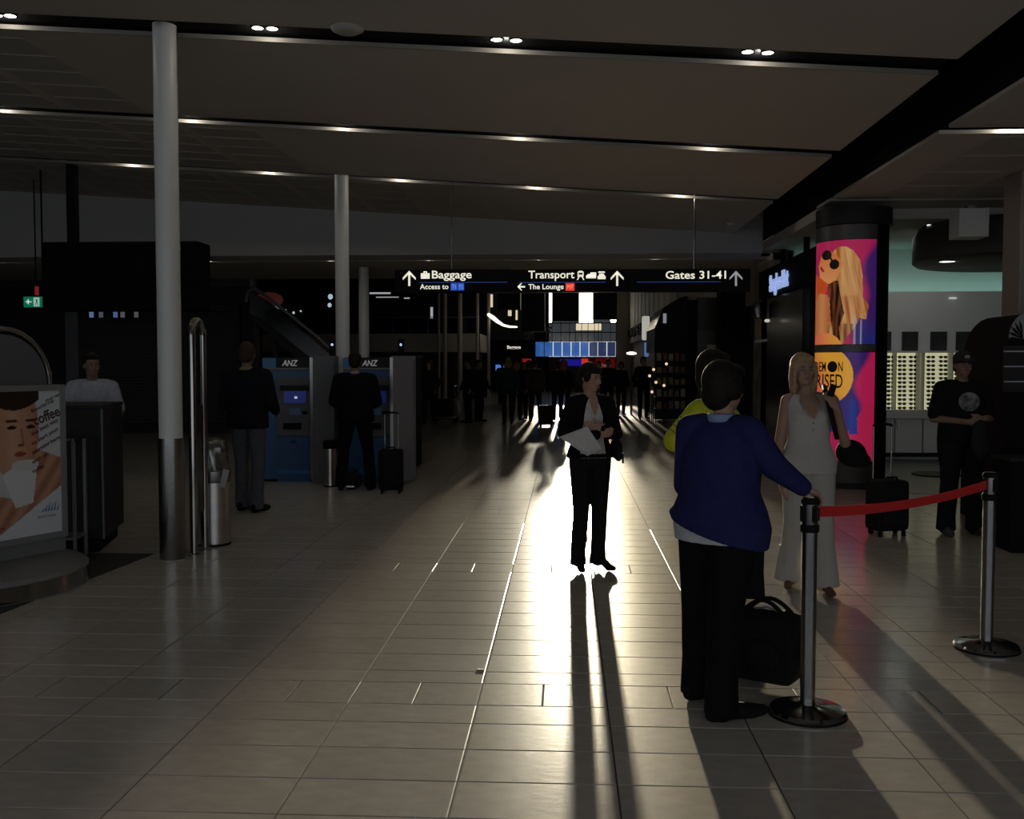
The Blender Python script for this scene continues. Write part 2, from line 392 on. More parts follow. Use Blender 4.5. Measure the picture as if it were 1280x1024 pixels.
a = AY(625, 463.5, 40); b = MB(); b.cyl((a.x, 40.03, 0), (a.x, 40.03, a.z), .05, n=10); b.build('stand', M_black, r)
sgn = [('store_sign', 700, 449, 727, 457.5, mat('indigo_sign', (.02, .02, .4), .5, emit=(.02, .02, .55), estr=.35), 'long deep blue lit shop sign above the far crowd'),
       ('store_sign', 727, 448.5, 735, 458.5, mat('bright_red_sign', (.7, .02, .02), .5, emit=(.9, .04, .02), estr=.6), 'small bright red square sign right of the deep blue sign'),
       ('store_sign', 744, 448, 769, 463, mat('dim_red_sign', (.4, .02, .02), .5, emit=(.4, .01, .01), estr=.12), 'wide dim red shop sign with pale lettering at far right of hall'),
       ('store_sign', 653, 448.5, 664, 453, mat('mid_red_sign', (.5, .02, .02), .5, emit=(.6, .03, .03), estr=.3), 'small red sign above the middle of the far crowd')]
for n_, x0, y0, x1, y1, m, lab in sgn:
    r = panel(n_, x0, y0, x1, y1, 56.84, m, lab, 'sign', .15)
    if 'wide dim' in lab: fit_text('lettering', 'Cafe', 749, 763, 458, 3, 56.84, M_txtd, r)
r = thing('light_ribbon', AY(640, 405, 45), 'curved white strip light swooping below the hanging screens', 'light')
b = MB(); b.tube([AY(x, y, Y) for x, y, Y in [(611, 393.5, 40), (616, 397, 42), (622, 402, 44), (629, 406.5, 46), (637, 408.5, 47), (646, 408.8, 48)]], [.07, .09, .08, .06, .05, .04], 8)
hb_ = MB(); a = AY(625, 404, 45); hb_.cyl((a.x, 45, a.z), (a.x, 45, 8), .02, n=6); hb_.build('hanger', M_black, r)
b.build('strip', mat('ribbon_glow', (.9, .9, .9), .5, emit=(1, .9, .75), estr=1.6), r)
r = thing('roof_truss', AY(665, 420, 54), 'small pale steel truss behind the hanging screens', 'truss')
b = MB()
for p, q in [((654, 414), (688, 414)), ((655, 418), (668, 416)), ((658, 426), (665, 415)), ((683, 413), (683, 424)), ((679, 410), (690, 410))]:
    b.cyl(AY(*p, 54), AY(*q, 54), .05, n=6)
b.build('strut', mat('pale_steel', (.5, .5, .5), .5), r)
r = thing('pylon', AY(636, 395, 55), 'pair of pale lit window slots behind the leftmost hanging screen', 'window')
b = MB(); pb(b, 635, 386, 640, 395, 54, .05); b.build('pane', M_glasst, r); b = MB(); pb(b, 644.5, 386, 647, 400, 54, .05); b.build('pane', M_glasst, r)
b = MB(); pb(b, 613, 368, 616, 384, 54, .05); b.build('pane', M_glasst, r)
b = MB(); pb(b, 612, 366, 668, 426, 56, .2); struct('wall_back', b, mat('far_blue_grey', (.09, .10, .12), .7))

# mezzanine and columns at the left of the far hall
YM = 44
mez = thing('mezzanine', (-6, YM, 0), None, None, kind='structure')
b = MB(); A = AY(455, 440, YM); B = AY(600, 417, YM); b.b2((-13.5, YM, A.z), (B.x, YM + 4, B.z)); b.build('fascia', M_wall, mez)
b = MB(); C_ = AY(600, 417, YM); D_ = AY(612, 425, 56); E_ = AY(600, 440, YM)
b.prism([(B.x, YM, A.z), (D_.x - .2, 56, A.z), (D_.x - .2, 56, B.z), (B.x, YM, B.z)], (-.2, 0, 0)); b.build('fascia', M_wall, mez)
b = MB(); b.b2((-13.5, YM + 4, 0), (B.x, YM + 4.3, 8)); b.build('back_wall', M_dark, mez)
for i in range(9):
    x1 = 600 - i * 22; b = MB(); pb(b, x1 - 21, 416.5, x1, 398, YM + .1, .02); b.build('glass_panel', M_bal, mez)
    b = MB(); pb(b, x1 - 21.6, 420, x1 - 20.9, 397, YM + .08, .05); b.build('post', M_steel, mez)
b = MB(); pb(b, 400, 397.5, 600, 396.2, YM + .05, .08); b.build('handrail', M_steel, mez)
for i, (px, pw, m) in enumerate([(556.5, 5, M_wall), (575, 6, M_wall), (597, 4, M_wall), (611, 4, M_wall), (549, 3, M_wall)]):
    a = AY(px, 500, YM - .6 - .3 * (i % 2)); r_ = pw / 2 * YM / FPX
    c = thing('round_column', (a.x, a.y, 0), ['slim pale column fourth from the right before the far dark gallery', 'thickest slim pale column before the far dark gallery', 'slim pale column second from the right before the far gallery', 'rightmost slim pale column, beside the curved strip light', 'leftmost slim pale column before the far gallery'][i], 'column', group='slim columns before the far gallery')
    b = MB(); b.cyl((a.x, a.y, 0), (a.x, a.y, 7.9), r_, n=14); b.build('shaft', m, c, smooth=True)
for i, (x0, y0, x1, y1) in enumerate([(538, 384, 541, 398), (505, 372, 512, 373.5), (462, 365.5, 488, 367.5), (470, 371, 498, 372)]):
    r = thing('tube_light', AY(x0, y0, 46), ['short upright white tube light behind the far gallery rail', 'tiny pale tube light under the left end of the direction sign', 'bright horizontal tube light right of the third column', 'fainter long tube light just below the bright one right of the third column'][i], 'light')
    b = MB(); pb(b, x0, y0, x1, y1, 46 if i else 46, .06); b.build('tube', mat('tube_glow', (.8, .8, .8), .5, emit=(.9, .95, 1), estr=.35), r)
# dark storefronts under the mezzanine
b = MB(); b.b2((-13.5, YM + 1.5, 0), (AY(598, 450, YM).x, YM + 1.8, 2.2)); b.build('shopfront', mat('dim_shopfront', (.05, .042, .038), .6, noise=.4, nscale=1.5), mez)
for x0, x1 in [(566, 575), (581, 588)]:
    r = thing('poster_stand', AY(x0, 500, YM), 'dim reddish poster board between the slim far columns' if x0 < 570 else 'narrow brown poster board right of the reddish one', 'poster')
    b = MB(); pb(b, x0, 452, x1, 480, YM + .9, .05); b.build('board', mat('dim_poster', (.10, .03, .02), .7, noise=.5, nscale=2), r)

# right side wall of the far corridor
M_rw = mat('corridor_wall', (.40, .37, .31), .65, noise=.05)
XW = 3.62
b = MB(); b.b2((XW, 19.3, 2.75), (XW + .3, 57, 8)); b.b2((XW + .2, 19.3, 0), (XW + .5, 57, 2.75)); struct('wall_side_far', b, M_rw)
for i in range(14):     # vertical panel joints: battens on the corridor wall
    y = 24 + i * 2.2; b = MB(); b.b2((XW - .02, y, 2.8), (XW, y + .06, 7.9)); struct('trim_%d' % (i + 1), b, M_rw)
r = thing('wall_lettering', (XW, 42, 2.9), 'row of dark raised letters along the pale right corridor wall', 'sign')
vs, fs = text_mesh('TRAVELLER', 1.0, .04, .02); L_ = max(v.x for v in vs); b = MB()
pA = AX(822, 412, XW - .02); pB = AX(781, 436, XW - .02)
b.add([Vector((XW - .03 - v.z, pB.y + (pA.y - pB.y) * (1) - v.x / L_ * 0 + (v.x / L_) * 0, 0)) for v in vs][:0], [])
ln = pB.y - pA.y
vs2 = [Vector((XW - .05 + v.z, pB.y - v.x / L_ * ln, 3.05 + v.y * .7)) for v in vs]
b.add(vs2, fs); b.build('letter', M_black, r)
# shops along the right of the corridor
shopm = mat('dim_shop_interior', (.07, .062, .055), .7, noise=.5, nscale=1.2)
r = thing('shop_unit', (XW, 30, 0), 'dark rounded shop fascia jutting out over the display shelves', 'shop')
a = AY(818, 440, 30); c = AY(857, 440, 30); zt = AY(850, 370, 30).z; zm = AY(820, 440, 30).z
b = MB(); pts = [(a.x, 30, zm), (a.x, 30, zm + .7), (a.x + .25, 30, zt - .35), (a.x + .75, 30, zt - .05), (XW - .03, 30, zt), (XW - .03, 30, zm)]
b.prism(pts, (0, 3, 0)); b.build('fascia', M_dark, r)
b = MB(); pb(b, 829, 392, 833, 404, 29.95, .03); b.build('logo', M_txtd, r)
shelf = thing('display_shelves', AY(845, 525, 28), 'shelf unit of packed goods in the dim shop right of the lamp', 'shelf')
b = MB(); pb(b, 818, 524, 865, 440, 28.6, .1); b.build('back_panel', M_dark, shelf)
for i in range(5):
    y = 452 + i * 15; b = MB(); pb(b, 819, y, 866, y - 1.2, 28.2, .4); b.build('shelf', M_dark2, shelf)
gm = [mat('goods_%s' % n_, c_, .5) for n_, c_ in [('yellow', (.25, .22, .04)), ('grey', (.16, .15, .14)), ('brown', (.12, .08, .05)), ('red', (.2, .04, .03)), ('white', (.35, .33, .3))]]
gb = None; words = ['top', 'second', 'third', 'fourth', 'lowest']
for i in range(5):
    for j in range(6):
        x = 821.5 + j * 7.4; y = 451 + i * 15; h = random.uniform(6, 10)
        b = MB(); pb(b, x, y, x + 5.2, y - h, 28.25, .2); cc = random.choice([0, 1, 2, 3, 4]) if i != 2 else 0
        a_ = AY(x, y, 28.25)
        b.build('goods_box', gm[cc], label='small %s carton on the %s shelf of the dim shop, %s from the left' % (['yellow', 'grey', 'brown', 'red', 'white'][cc], words[i], ['first', 'second', 'third', 'fourth', 'fifth', 'sixth'][j]), cat='box', group='cartons on the dim shop shelves, %s shelf' % words[i], origin=a_)
for i, (px, py) in enumerate([(817, 462), (820, 478), (833, 455), (812, 470), (830, 482), (815, 490)]):
    a_ = AY(px, py, 27); b = MB(); b.ell(a_, (.04, .04, .04), nu=8, nv=6); st = MB(); st.cyl((a_.x, 27, 0), (a_.x, 27, a_.z - .03), .012, n=6); st = st.build('lamp_stem', M_black, label='thin black stem of the tiny lamp %s' % ['nearest the lamp post', 'below the first', 'highest of all', 'lowest at the left', 'on the right below', 'lowest of all'][i], cat='post', origin=(a_.x, 27, 0))
    b.build('display_lamp', mat('display_glow', (.9, .8, .6), .5, emit=(1, .75, .45), estr=.8), label='tiny warm point lamp before the shop shelves, %s' % ['nearest the lamp post', 'below the first', 'highest of all', 'lowest at the left', 'on the right below', 'lowest of all'][i], cat='lamp', group='point lamps before the shop shelves', origin=a_)
r = thing('shop_window', (XW, 22, 0), 'dim grey shop window between the shelves and the wide black pillar', 'window')
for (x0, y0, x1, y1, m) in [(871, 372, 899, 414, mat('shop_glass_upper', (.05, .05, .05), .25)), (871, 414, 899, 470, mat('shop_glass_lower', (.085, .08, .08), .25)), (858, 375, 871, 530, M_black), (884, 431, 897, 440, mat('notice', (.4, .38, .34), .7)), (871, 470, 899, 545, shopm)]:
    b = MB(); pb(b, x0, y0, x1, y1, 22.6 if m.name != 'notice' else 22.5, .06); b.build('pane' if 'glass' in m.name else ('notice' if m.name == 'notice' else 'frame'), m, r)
r = thing('floor_lamp', FL(789, 518), 'pale disc-headed lamp post standing at the right of the far corridor', 'lamp')
a = FL(789, 518); t = AY(789, 443, a.y); b = MB(); b.cyl((a.x, a.y, 0), (a.x, a.y, t.z), .035, n=8); b.build('pole', M_steel, r)
b = MB(); b.lathe([(.05, -.02), (.16, 0), (.16, .05), (.05, .09)], (a.x, a.y, t.z), 16); b.build('lamp_head', mat('lamp_head_glow', (.9, .9, .9), .5, emit=(1, .97, .9), estr=1.1), r)
for (x0, y0, x1, y1, em, lab) in [(803, 395, 812, 425, (.8, .8, .7), 'bright projecting sign glinting beside the dark rounded shop fascia'), (806, 428, 811, 446, (.15, .25, .6), 'narrow bluish lit panel under the bright projecting sign')]:
    r = thing('projecting_sign', AY(x0, y1, 38), lab, 'sign'); b = MB(); a = AY(x1, y0, 38); b.b2((a.x - .05, 38.1, a.z - .2), (XW + .3, 38.2, a.z - .1)); b.build('bracket', M_black, r); b = MB(); pb(b, x0, y0, x1, y1, 38, .3); b.build('lit_face', mat('proj_' + lab[:3], em, .5, emit=em, estr=.45), r, bevel=.05)
r = thing('black_pillar', AY(919, 530, 20.5), 'wide black square pillar right under the right end of the direction sign', 'pillar')
b = MB(); pb(b, 900, 700, 938, 340, 20.5, .6); bb = MB(); A = AY(900, 500, 20.5); B = AY(938, 500, 20.5)
bb.b2((A.x, 20.5, 0), (B.x, 21.1, 3.47)); bb.build('shaft', M_black, r)

# ---------------------------------------------------------------- right shopfront along the wall X = XW
r = thing('shopfront', (XW, 16.5, 0), 'glossy black shopfront with hanging bulkhead behind the column advertisement', 'shopfront')
def wx(b, y0, y1, z0, z1, d=.25, x=XW): return b.b2((x, y0, z0), (x + d, y1, z1))
def yx(px): return AX(px, 400, XW).y
b = MB(); wx(b, yx(1003), yx(952), 0, 3.2); b.build('black_wall', mat('gloss_black', (.008, .008, .009), .22), r)
b = MB(); wx(b, 13.0, yx(952) - .0, 2.78, 3.28, .4, XW - .06); b.build('fascia_board', M_black, r)
for px in (971, 999):
    y = yx(px); b = MB(); b.cyl((XW + .1, y, 3.28), (XW + .1, y, 3.56), .05, n=10); b.build('hanger', M_black, r)
b = MB(); wx(b, 18.3, 19.4, 2.05, 3.47, .3); b.build('beige_panel', M_beige, r); b = MB(); wx(b, 18.3, 19.4, 0, 2.0, .3); b.build('lower_panel', mat('poster_grey', (.2, .19, .17), .6, noise=.6, nscale=3), r)
b = MB(); wx(b, 18.3, 19.4, 2.0, 2.05, .3, XW - .02); b.build('white_strip', M_white, r)
ss = thing('shop_sign', (XW - .08, yx(980), 2.95), 'pale blue glowing shop name on the black fascia left of the column', 'sign')
vs, fs = text_mesh('Sunglass Hut', .4, .015, .012); L_ = max(v.x for v in vs); ya, yb = yx(967.5), yx(990.5)
b = MB(); b.add([Vector((XW - .08 + -v.z, ya + (yb - ya) * v.x / L_, 2.86 + v.y * .95)) for v in vs], fs)
b.build('lettering', mat('blue_neon', (.5, .6, .9), .5, emit=(.42, .55, .95), estr=.62), ss)
b = MB(); b.lathe([(.0, 0), (.09, .02), (.1, .22), (.06, .3)], (XW - .15, yx(958), 2.42), 14)
wl = thing('wall_light', (XW - .15, yx(958), 2.42), 'small glinting wall light on the black shopfront', 'light'); b.build('shade', M_steel, wl, smooth=True)
b = MB(); a = AX(959, 401, XW - .15); b.ell(a, (.05, .08, .03), nu=10, nv=6); b.build('bulb', mat('bulb', (.8, .8, .7), .5, emit=(.9, .85, .75), estr=.5), wl)

# ---------------------------------------------------------------- optical shop at right
YB = 17.0; XS0, XS1 = XW + .3, 13.6
sh = thing('wall_shop', (6, YB, 0), None, None, kind='structure')
b = MB(); b.b2((XS0, YB, 0), (XS1, YB + .12, 2.80)); b.build('lower_wall', M_white, sh)
b = MB(); b.b2((XS0, YB + .55, 2.6), (XS1, YB + .65, 3.6)); b.build('cove_wall', M_white, sh)
b = MB(); b.b2((XS0, YB + .12, 2.66), (XS1, YB + .55, 2.70)); b.build('cove_ledge', M_white, sh)
b = MB(); b.b2((XS0 + .1, YB + .2, 2.705), (XS1, YB + .3, 2.73)); b.build('cove_light', mat('cove_glow', (.6, .9, .85), .5, emit=(.45, .95, .85), estr=1.9), sh)
b = MB(); b.b2((XS0 - .05, 15.0, 0), (XS0 + .05, YB, 2.8)); b.build('return_wall', M_white, sh)
b = MB(); b.b2((4.3, 12.5, -.01), (XS1, YB, .004)); struct('floor_shop', b, mat('shop_floor', (.17, .165, .155), .35, noise=.1))
cab = thing('wall_cabinet', (AY(1155, 515, YB).x, YB, 0), 'white wall unit with lit glass display bays and cupboards below', 'cabinet')
M_disp = mat('lit_display_back', (.8, .78, .6), .5, emit=(.9, .88, .55), estr=.42)
b = MB(); pb(b, 1098, 441, 1232, 438.5, YB - .3, .3); b.build('cornice', M_white, cab)
b = MB(); pb(b, 1098, 523, 1232, 513, YB - .3, .3); b.build('counter_shelf', M_white, cab)
b = MB(); pb(b, 1098, 571, 1232, 566, YB - .22, .22); b.build('plinth', M_dark, cab)
for i, (x0, x1) in enumerate([(1092, 1118), (1119, 1153), (1154, 1188), (1189, 1224)]):
    b = MB(); pb(b, x0, 566, x1, 523.5, YB - .27, .26); d = b.build('door', M_white, cab, bevel=.006)
    for hx in ([x1 - 3] if i % 2 == 0 else [x0 + 4]):
        b = MB(); pb(b, hx, 536, hx + 1, 527, YB - .3, .03); b.build('handle', M_steel, d)
for (x0, x1) in [(1098, 1119.5), (1121, 1149), (1156, 1190), (1192, 1222)]:
    b = MB(); pb(b, x0, 513, x1, 441, YB - .04, .03); b.build('lit_back', M_disp, cab)
    b = MB(); pb(b, x0 - 1.2, 513, x0, 441, YB - .28, .26); pb(b, x1, 513, x1 + 1.2, 441, YB - .28, .26); b.build('side', M_white, cab)
# sunglasses, one by one, on the lit bays
ORD = ['first', 'second', 'third', 'fourth', 'fifth', 'sixth', 'seventh', 'eighth', 'ninth', 'tenth', 'eleventh', 'twelfth', 'thirteenth']
proto = None
def shades():
    m = MB()
    for s in (-1, 1):
        m.lathe([(.008, -.006), (.034, -.004), (.034, .004), (.008, .006)], (0, 0, 0), 10)
        vs = m.v[-40:]; m.v[-40:] = [(v[0] * 1.0 + s * .039, v[2], v[1] * .72) for v in vs]
    m.box((0, 0, .008), (.02, .006, .008)); m.box((-.074, .02, .01), (.004, .05, .008)); m.box((.074, .02, .01), (.004, .05, .008))
    return m
cols_ = [(1113.5, 'first'), (1127.5, 'second'), (1141.5, 'third'), (1163.5, 'fourth'), (1179, 'fifth'), (1198, 'sixth'), (1211, 'seventh')]
M_sh = mat('sunglass_frame', (.03, .025, .02), .3)
for cx, cn in cols_:
    for i in range(13):
        py = 446.5 + i * 5.3; a = AY(cx, py, YB - .10); lab = '%s pair of dark sunglasses from the top in the %s visible display column' % (ORD[i], cn)
        if proto is None: o = proto = shades().build('sunglasses', M_sh, local=True)
        else: o = proto.copy(); COL.objects.link(o)
        o.location = a; o.scale = (.95, 1, 1); tag(o, lab, 'sunglasses', 'sunglasses in the %s display column' % cn)
for x0, x1, w_ in [(1096, 1114.5, 'half hidden by the column'), (1128.5, 1148, 'above the first lit bay'), (1164, 1184, 'above the second lit bay'), (1196, 1214, 'behind the man in the cap')]:
    a = AY(x0, 440, YB); b = MB(); pb(b, x0, 438.5, x1, 414.5, YB - .06, .06)
    tag(b.build('wall_picture', mat('dark_picture', (.02, .02, .022), .5, noise=.6, nscale=6), bevel=.004, origin=a), 'dark framed picture on the shop wall, %s' % w_, 'picture', 'dark pictures over the display bays')
b = MB(); pb(b, 1011, 460, 1017, 414.5, YB - .06, .05); b.build('wall_picture', MATS['dark_picture'], label='dark sliver of picture left of the column advertisement', cat='picture', origin=AY(1011, 460, YB))
# round dark drum ceiling feature
dr = thing('ceiling_drum', (0, 0, 0), 'round dark ceiling drum over the optical shop', 'ceiling feature')
cx = AY(1275, 330, 14.6); R_ = 122 * 14.6 / FPX; COL.objects.unlink(dr); bpy.data.objects.remove(dr)
dr = thing('ceiling_drum', (cx.x, 14.6, 3.02), 'round dark ceiling drum over the optical shop', 'ceiling feature')
b = MB(); b.lathe([(R_ - .05, 3.02), (R_, 3.06), (R_, 3.42), (R_ - .1, 3.56)], (cx.x, 14.6, 0), 64); b.build('drum', mat('drum_brown', (.05, .042, .04), .6), dr, smooth=True)
def downlight(p, lab, grp, r_=.05, m=None, nrm=None):
    t = thing('ceiling_downlight', p, lab, 'light', group=grp); p = Vector(p)
    b = MB(); b.lathe([(r_ * .9, -.002), (r_ * .9, .003)], p, 14); b.build('lens', m or M_lamp, t)
    b = MB(); n = 18; vs = []; fs = []
    for k in range(n):
        a = 2 * PI * k / n
        for rr, z in ((r_ * .92, -.004), (r_ * 1.18, -.004), (r_ * 1.18, .02), (r_ * .92, .02)): vs.append(p + Vector((rr * math.cos(a), rr * math.sin(a), z)))
    for k in range(n):
        for j in range(4): fs.append((4 * k + j, 4 * ((k + 1) % n) + j, 4 * ((k + 1) % n) + (j + 1) % 4, 4 * k + (j + 1) % 4))
    b.add(vs, fs); b.build('trim', M_steel, t); return t
downlight(FL(1184, 327, 3.015), 'round white downlight on the underside of the dark drum', None, .11, M_lampw)
downlight(FL(1167, 281, 3.555), 'round white downlight in the shop ceiling left of the drum', None, .10, M_lampw)
b = MB(); pb(b, 1187, 373.6, 1196, 371.9, YB - .03, .02); b.build('wall_reflection', mat('reflection_glow', (.7, .7, .7), .5, emit=(.9, 1, .95), estr=.4), label='small pale painted downlight reflection on the shop wall above the pictures', cat='light', origin=AY(1190, 372, YB))  # glowing sliver imitates a downlight reflected on the wall, not a fitting
r = thing('ceiling_speaker', AY(1219, 296, 12.9), 'pale grey box hanging from the ceiling in front of the drum', 'speaker')
b = MB(); A = AY(1199, 296, 12.9); B = AY(1237, 270, 12.9); b.b2((A.x, 12.9, A.z), (B.x, 13.25, B.z + .1)); b.build('case', M_colpaint, r, bevel=.01)
b = MB(); A2 = AY(1235, 295, 12.88); b.b2((A2.x - .02, 12.87, A.z + .02), (A2.x, 12.9, B.z + .1)); b.build('edge_trim', M_white, r)
b = MB(); b.b2(((A.x + B.x) / 2 - .05, 13.0, B.z), ((A.x + B.x) / 2 + .05, 13.1, 3.6)); b.build('bracket', M_steel, r)
a = FL(1162, 594); b = MB(); b.lathe([(.34, .004), (.34, .02), (.32, .024)], (a.x + .1, a.y, 0), 30); b.build('round_mat', M_dark, label='small round dark mat on the shop floor behind the man in the cap', cat='mat', origin=a)

# ---------------------------------------------------------------- column with the curved advertisement
def poly_in(pts, x, y):
    c = False; n = len(pts)
    for i in range(n):
        x1, y1 = pts[i]; x2, y2 = pts[(i + 1) % n]
        if (y1 > y) != (y2 > y) and x < (x2 - x1) * (y - y1) / (y2 - y1) + x1: c = not c
    return c
def mixc(a, b, t): t = max(0, min(1, t)); return tuple(a[i] * (1 - t) + b[i] * t for i in range(3))
def seg(x, y, a, b):
    ax, ay = a; bx, by = b; t = max(0, min(1, ((x - ax) * (bx - ax) + (y - ay) * (by - ay)) / ((bx - ax) ** 2 + (by - ay) ** 2)))
    return math.hypot(x - ax - t * (bx - ax), y - ay - t * (by - ay))
def l3(r, g, b_): return tuple((c / 255) ** 2.2 for c in (r, g, b_))
PX0 = 1018.0; COLY = None
def art(x, y):      # x, y measured along the print, top poster 300..430, lower 440..575
    pink = l3(188, 40, 92); purple = l3(70, 38, 110); blue = l3(48, 52, 130)
    if y < 431:
        c = mixc(pink, purple, (x - 1078 + (y - 330) * .16 + 6 * math.sin(y * .08)) / 9)
        if y > 395: c = mixc(c, blue, (y - 395) / 30 * (x > 1070))
        hair = [(1036, 318), (1044, 309), (1054, 308), (1064, 314), (1072, 326), (1075, 345), (1076, 372), (1083, 382), (1080, 400), (1072, 398), (1068, 408), (1060, 418), (1052, 432), (1036, 432), (1034, 400), (1036, 360), (1032, 352), (1040, 345)]
        if poly_in(hair, x, y):
            n1 = noise.noise(Vector(((x - 1055 - .0012 * (y - 300) ** 2) * .16, y * .022, 1))); n2 = noise.noise(Vector(((x - 12 * math.sin(y * .018)) * .5, y * .03, 7))); c = mixc(l3(178, 92, 34), l3(238, 184, 116), .5 + .9 * n1 + .5 * n2)
            if x > 1050 and y < 370 and x < 1070: c = mixc(c, l3(235, 175, 110), .4)
            if y > 405: c = mixc(c, l3(60, 40, 40), .7 * (.5 + .5 * math.sin(x * .9)))
        dark = [(1034, 352), (1046, 350), (1050, 372), (1054, 392), (1048, 410), (1050, 431), (1044, 431), (1038, 400), (1036, 375)]
        if poly_in(dark, x, y): c = mixc(l3(30, 18, 20), l3(150, 84, 44), .25 + .8 * noise.noise(Vector((x * .3, y * .04, 3))))
        face = [(1022, 330), (1026, 316), (1034, 312), (1044, 318), (1052, 330), (1046, 345), (1040, 352), (1030, 356), (1024, 348)]
        if poly_in(face, x, y): c = mixc(l3(226, 120, 60), l3(240, 160, 100), (y - 312) / 40)
        neck = [(1018, 340), (1025, 346), (1034, 354), (1032, 366), (1018, 372)]
        if poly_in(neck, x, y): c = l3(214, 84, 38)
        arm = [(1018, 372), (1024, 365), (1034, 368), (1037, 392), (1034, 415), (1036, 424), (1018, 424)]
        if poly_in(arm, x, y): c = mixc(l3(222, 150, 96), l3(196, 90, 44), abs(x - 1027) / 11)
        for cx, cy in ((1032, 317.5), (1041.5, 330)):
            if ((x - cx) / 6) ** 2 + ((y - cy) / 6.3) ** 2 < 1: c = l3(20, 12, 14)
        if seg(x, y, (1036, 320), (1038, 324)) < 1: c = l3(20, 12, 14)
        if seg(x, y, (1025, 333), (1028, 337)) < 1.4: c = l3(170, 40, 44)
        if math.hypot((x - 1030) / 22, (y - 436) / 20) < 1 and y > 416: c = mixc(l3(240, 110, 90), l3(248, 170, 70), (x - 1018) / 28)
        if 1065 < x < 1068 and y > 395 or (1073 < x < 1075 and y > 400): c = mixc(c, (.5, .5, .6), .6)
        return c
    c = mixc(purple, blue, (y - 440) / 120)
    edge = 1083 - 14 * math.exp(-((y - 490) / 26) ** 2) - max(0, (y - 500)) * .25 + 4 * math.sin(y * .09)
    c = mixc(c, l3(206, 42, 96), (x - edge + 4) / 7)
    if y > 540 or (x > 1072 - (y - 520) * .6 and y > 505): c = mixc(c, l3(200, 44, 88), .9)
    if poly_in([(1062, 500), (1070, 500), (1072, 542), (1062, 542)], x, y): c = l3(44, 60, 150)
    q = math.hypot((x - 1030) / 36, (y - 470) / 37)
    if q < 1: c = mixc(l3(232, 96, 84), l3(248, 176, 64), (x - 1018) / 30 - (y - 480) / 60)
    return c
colD = 12.7; cc_ = P(1064, 500, colD + .47); CR = 46 * colD / FPX
ZT = 3.40
cl = thing('advertising_column', (cc_.x, cc_.y, 0), 'round black column wrapped in a lit pink and orange poster', 'column')
b = MB(); b.lathe([(CR - .03, 0), (CR - .03, ZT + .2)], (cc_.x, cc_.y, 0), 48); b.build('core', M_black, cl, smooth=True)
def zc(y): return P(1055, y, colD + .1).z
angL = math.atan2(-(Vector((cc_.x, cc_.y, 0)).normalized()).y, -(Vector((cc_.x, cc_.y, 0)).normalized()).x)   # towards the camera
def cpt(x, y, rr=CR):     # column surface point for a print coordinate
    s = max(-1, min(1, (x - 1064) / 46.0)); a = angL + math.asin(s); return Vector((cc_.x + rr * math.cos(a), cc_.y + rr * math.sin(a), zc(y)))
M_print = attr_mat('lit_print', .42)
def curved(name, y0, y1, x0, x1, nx, ny, fn, m, rr):
    vs = []; fs = []; cs = []
    for j in range(ny + 1):
        for i in range(nx + 1):
            x = x0 + (x1 - x0) * i / nx; y = y0 + (y1 - y0) * j / ny
            vs.append(cpt(x, y, rr)); cs.append(fn(x, y) if fn else (0, 0, 0))
    for j in range(ny):
        for i in range(nx): a = j * (nx + 1) + i; fs.append((a, a + nx + 1, a + nx + 2, a + 1))
    b = MB(); b.add(vs, fs); o = b.build(name, m, cl, smooth='all')
    if fn:
        at = o.data.color_attributes.new('print', 'FLOAT_COLOR', 'POINT')
        for i, c in enumerate(cs): at.data[i].color = (*c, 1)
    return o
curved('upper_poster', 300, 430.5, 1018.3, 1091.5, 110, 180, art, M_print, CR)
curved('lower_poster', 440.5, 576, 1018.3, 1091.5, 90, 130, art, M_print, CR)
M_band = mat('column_band', (.05, .05, .05), .35)
curved('top_band', 281, 299.5, 1017.5, 1092, 30, 2, None, M_band, CR + .006)
curved('middle_band', 431, 440, 1017.5, 1092, 30, 2, None, mat('column_band_mid', (.10, .10, .10), .35), CR + .006)
curved('base_panel', 576.5, 611, 1017.5, 1092, 30, 2, None, mat('mesh_base', (.045, .042, .04), .5), CR + .004)
def curved_text(txt, x0, x1, yb, cap, m, wdt=1):
    vs, fs = text_mesh(txt, cap / .69, 0, .2); mn = min(v.x for v in vs); mx = max(v.x for v in vs)
    b = MB(); b.add([cpt(x0 + (v.x - mn) / (mx - mn) * (x1 - x0), yb - v.y, CR + .004) for v in vs], fs); return b.build('lettering', m, cl)
M_ink = mat('black_ink', (.012, .008, .008), .5)
curved_text('DEM', 1019.5, 1033, 464.5, 12, M_ink); curved_text('N', 1048, 1053.5, 464.5, 12, M_ink)
curved_text('RISED', 1021, 1053.5, 485, 17, M_ink)
vs = [cpt(1041 + 6 * math.cos(2 * PI * k / 24), 458.5 + 7 * math.sin(2 * PI * k / 24), CR + .004) for k in range(24)]
b = MB(); b.add(vs, [tuple(range(24))]); b.build('black_disc', M_ink, cl)
b = MB(); b.lathe([(CR + .02, 0), (CR + .02, .06), (CR, .08)], (cc_.x, cc_.y, 0), 48); b.build('base_ring', M_dark, cl, smooth=True)
b = MB(); b.lathe([(CR + .01, ZT - .02), (CR + .01, 3.6)], (cc_.x, cc_.y, 0), 48); b.build('head', M_dark, cl, smooth=True)

